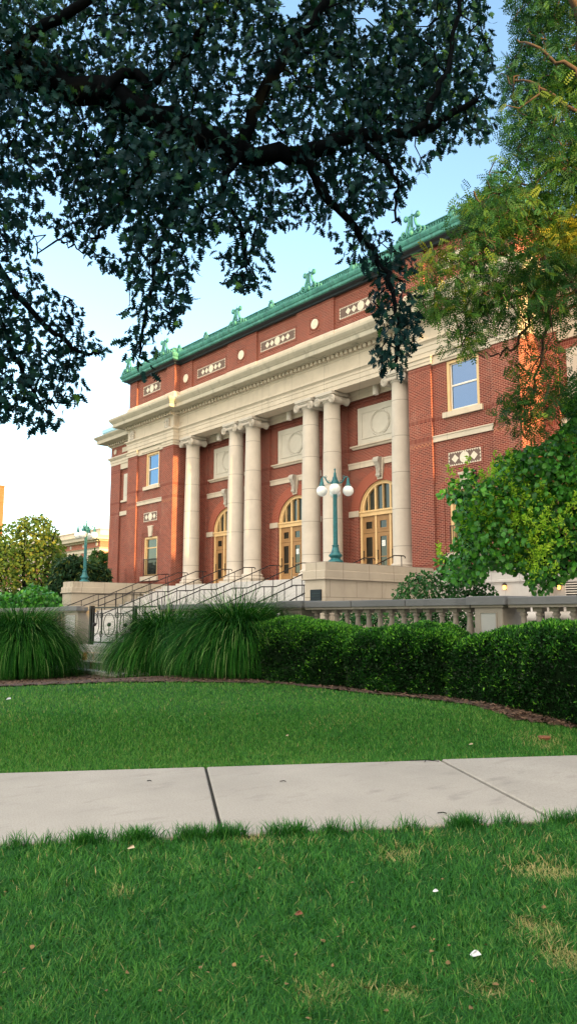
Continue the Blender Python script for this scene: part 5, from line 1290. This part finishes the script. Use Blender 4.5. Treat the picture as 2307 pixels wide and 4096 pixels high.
for x in wx:
    for z0, z1 in ((7.0, 9.5), (2.6, 5.5)):
        g = MB(); y = YF + .08; a, b_ = x - 1.02, x + 1.02; t_ = .14
        for q in ((a, a + t_, z0, z1), (b_ - t_, b_, z0, z1), (a + t_, b_ - t_, z1 - t_, z1), (a + t_, b_ - t_, z0, z0 + t_), (x - .32, x - .2, z0 + t_, z1 - t_), (x + .2, x + .32, z0 + t_, z1 - t_), (a + t_, x - .32, z1 - 1.1, z1 - .98), (x - .2, x + .2, z1 - 1.1, z1 - .98), (x + .32, b_ - t_, z1 - 1.1, z1 - .98)): g.box(q[0], q[1], y, y + .1, q[2], q[3])
        f = g.build('window', 'white_paint', fb, (x, y, z0)); g = MB(); g.box(a + t_, b_ - t_, y + .12, y + .14, z0 + t_, z1 - t_); g.build('pane', 'glass_dark', f)
        g = MB(); g.box(a - .15, b_ + .15, YF - .06, YF, z1, z1 + .35); g.build('lintel', 'limestone', f)
tw = empty('far_brick_tower', (-175, 66, .3), 'tall orange sunlit brick block at the far left edge', 'building')
g = MB(); g.box(-182, -168, 50, 62, .3, 30.5); g.build('brick_wall', 'brick_orange', tw)
g = MB(); g.sweep([(-182, 50), (-168, 50), (-168, 62)], [(0, 30.2), (.15, 30.25), (.15, 30.6), (-.5, 30.65)]); g.sweep([(-182, 50), (-168, 50), (-168, 62)], [(0, 26.7), (.06, 26.72), (.06, 26.95), (0, 27.0)]); g.build('parapet', 'brick_orange', tw)
ln = empty('lantern_post', (-63.2, 26, .3), 'slim post with a tapered lantern in front of the far left tree', 'street lamp')
g = MB(); g.tube([(-63.2, 26, .3), (-63.2, 26, 5.05)], .11, 10, .08); g.lathe([(.2, .3), (.2, .6), (.12, .7)], -63.2, 26, 12); g.build('pole', 'pole_grey', ln) if 'pole_grey' in MATS else (simple('pole_grey', (.34, .30, .22), .6), g.build('pole', 'pole_grey', ln))
g = MB(); g.lathe([(.18, 5.02), (.2, 5.06), (.36, 5.78)], -63.2, 26, 8); simple('lantern_glass', (.55, .48, .42), .3); g.build('lantern', 'lantern_glass', ln)
g = MB(); g.lathe([(.46, 5.78), (.44, 5.84), (.12, 6.0), (.05, 6.1)], -63.2, 26, 8)
for k in range(8):
    a = R(45 * k); g.tube([(-63.2 + .2 * math.cos(a), 26 + .2 * math.sin(a), 5.04), (-63.2 + .38 * math.cos(a), 26 + .38 * math.sin(a), 5.79)], .022, 4)
g.build('cap', 'black_iron', ln)
# small things behind the balustrade
for x, lab in ((-16.11, 'small lit wall lamp on the pale base, left one of two'), (-14.8, 'small lit wall lamp on the pale base beside the louvre')):
    y = YR - .18 if x > RX1 + .15 else YP - .15
    g = MB(); g.lathe([(.03, 2.6), (.055, 2.63), (.055, 2.74), (.03, 2.76)], x, y, 10); o = tag(g.build('wall_lamp', 'lit_lamp'), lab, 'wall lamp', 'lit wall lamps on the base of the hall')
    g = MB(); g.lathe([(.11, 2.76), (.03, 2.84)], x, y, 10); g.box(x - .03, x + .03, y, y + .15, 2.6, 2.8); g.build('bracket', 'black_iron', o)
sg = empty('small_sign_post', (-9.15, 15.3, .8), 'short black post with a small sign, seen between balusters right of the second pier', 'sign')
p = atY(1680 / K * 0 + 1362, 1562, 15.3); sx = p[0]; sg.location.x = sx
g = MB(); g.box(sx - .05, sx + .05, 15.28, 15.34, .8, 1.80); g.build('post', 'black_iron', sg)
g = MB(); g.box(sx - .10, sx + .10, 15.24, 15.28, 1.72, 1.95); pn = g.build('panel', 'black_iron', sg)
g = MB(); g.box(sx - .07, sx + .05, 15.236, 15.24, 1.87, 1.89); g.box(sx - .07, sx - .02, 15.236, 15.24, 1.81, 1.83); g.build('marks', 'paper', pn)
mk = atY(1010, 1560, 14.5); g = MB(); g.plate([(mk[0] - .17, .8), (mk[0] + .17, .8), (mk[0] + .17, 1.5), (mk[0] + .10, 1.6), (mk[0] - .10, 1.6), (mk[0] - .17, 1.5)], 14.4, 14.6); tag(g.build('stone_marker', 'baluster_stone'), 'small grey upright stone seen between the balusters behind the long hedge', 'stone marker')
bp = atY(648, 1508, 16.2); g = MB(); g.sphere((bp[0], 16.2, 1.0), .30, 18, 10, 3.2, 1.1, .8); bgp = tag(g.build('black_bag', 'black_iron'), 'rounded black bag on the steps just above the balustrade coping', 'bag')
# litter on the grass and the pavement
simple('litter_white', (.72, .74, .76), .6); simple('litter_brown', (.20, .08, .04), .8); simple('litter_tan', (.5, .42, .28), .8)
r = np.random.default_rng(5)
for px_, py_, mt, sz, lab, nm in ((1180, 2420, 'litter_white', .05, 'crumpled white scrap lying in the near grass at lower right', 'paper_scrap'), (1087, 2258, 'litter_white', .032, 'small pale leaf in the near grass right of centre', 'fallen_leaf'), (740, 2316, 'litter_brown', .045, 'brown fallen leaf in the middle of the near grass', 'fallen_leaf'), (320, 2146, 'litter_tan', .055, 'tan fallen leaf near the left edge of the pavement', 'fallen_leaf'),
                              (1178, 1880, 'litter_tan', .05, 'tan fallen leaf on the back lawn near the right', 'fallen_leaf'), (15, 1765, 'litter_white', .09, 'pale scrap at the left edge of the back lawn', 'paper_scrap'), (718, 1858, 'litter_tan', .04, 'tiny tan leaf in the middle of the back lawn', 'fallen_leaf')):
    p = ground_at(px_, py_); V, Fq, tt = scatter(*OVAL, np.array([[p[0], p[1], p[2] + .035]]), np.array([[1, .4, .2]]), np.array([[.25, -.3, 1.0]]), np.array([sz]), np.array([.5]))
    V2, F2, _ = scatter(*OVAL, np.array([[p[0] + .01, p[1], p[2] + .037]]), np.array([[.3, 1, .35]]), np.array([[-.6, .1, 1.0]]), np.array([sz * .7]), np.array([.5]))
    tag(npmesh(nm, np.concatenate([V, V2]), np.concatenate([Fq, F2 + len(V)]), mt, None, None, tuple(p)), lab, 'litter' if nm == 'paper_scrap' else 'leaf')
for px_, py_, L, lab in ((1070, 1918, .22, 'thin forked twig on the pavement at its far edge'), (1112, 2052, .05, 'short dark twig at the near edge of the pavement'), (712, 1971, .04, 'tiny dark twig in the middle of the pavement'), (376, 1970, .03, 'tiny dark twig on the left pavement slab')):
    p = ground_at(px_, py_); g = MB(); g.tube([(p[0] - L / 2, p[1] - L / 2, .168), (p[0], p[1] + .01, .172), (p[0] + L / 2, p[1] + L / 3, .168)], .004, 5)
    if L > .1: g.tube([(p[0], p[1] + .01, .172), (p[0] + .05, p[1] - .08, .17)], .003, 5); g.tube([(p[0] + .03, p[1] + .03, .172), (p[0] - .02, p[1] + .09, .17)], .003, 5)
    tag(g.build('fallen_twig', 'wood_dark'), lab, 'twig')
p = ground_at(1368, 1857); g = MB(); g.lathe([(.065, -.02), (.075, .012), (.06, .024), (0.01, .028)], p[0], p[1], 12, p[2]); tag(g.build('valve_cover', 'litter_brown'), 'small reddish brown cover set in the grass near the hedge at right', 'ground cover lid')

# --- unseen leaf mass added right of the view to shade lawn and lower walls
r = np.random.default_rng(99); n = 60000
NC = 520; cl = np.stack([r.uniform(20, 50, NC), r.uniform(-45, 60, NC), r.uniform(1, 12.0, NC)], 1)
cl = cl[~((cl[:, 1] > 5.5) & (cl[:, 1] < 13.5) & (cl[:, 2] > 6.0))]; c = cl[r.integers(0, len(cl), n)]; P = c + r.normal(size=(n, 3)) * np.array([1.9, 1.9, 1.5]); P[:, 2] = np.abs(P[:, 2])  # gap cut so low sun reaches the honey locust
V, Fq, tt = scatter(*OVAL, P, r.normal(size=(n, 3)), r.normal(size=(n, 3)), r.uniform(.7, 1.3, n), r.random(n))
tag(npmesh('sun_blocker', V, Fq, 'blocker_leaf', tt), 'unseen leaf mass added right of the view to block the low sun', None, None, 'stuff')
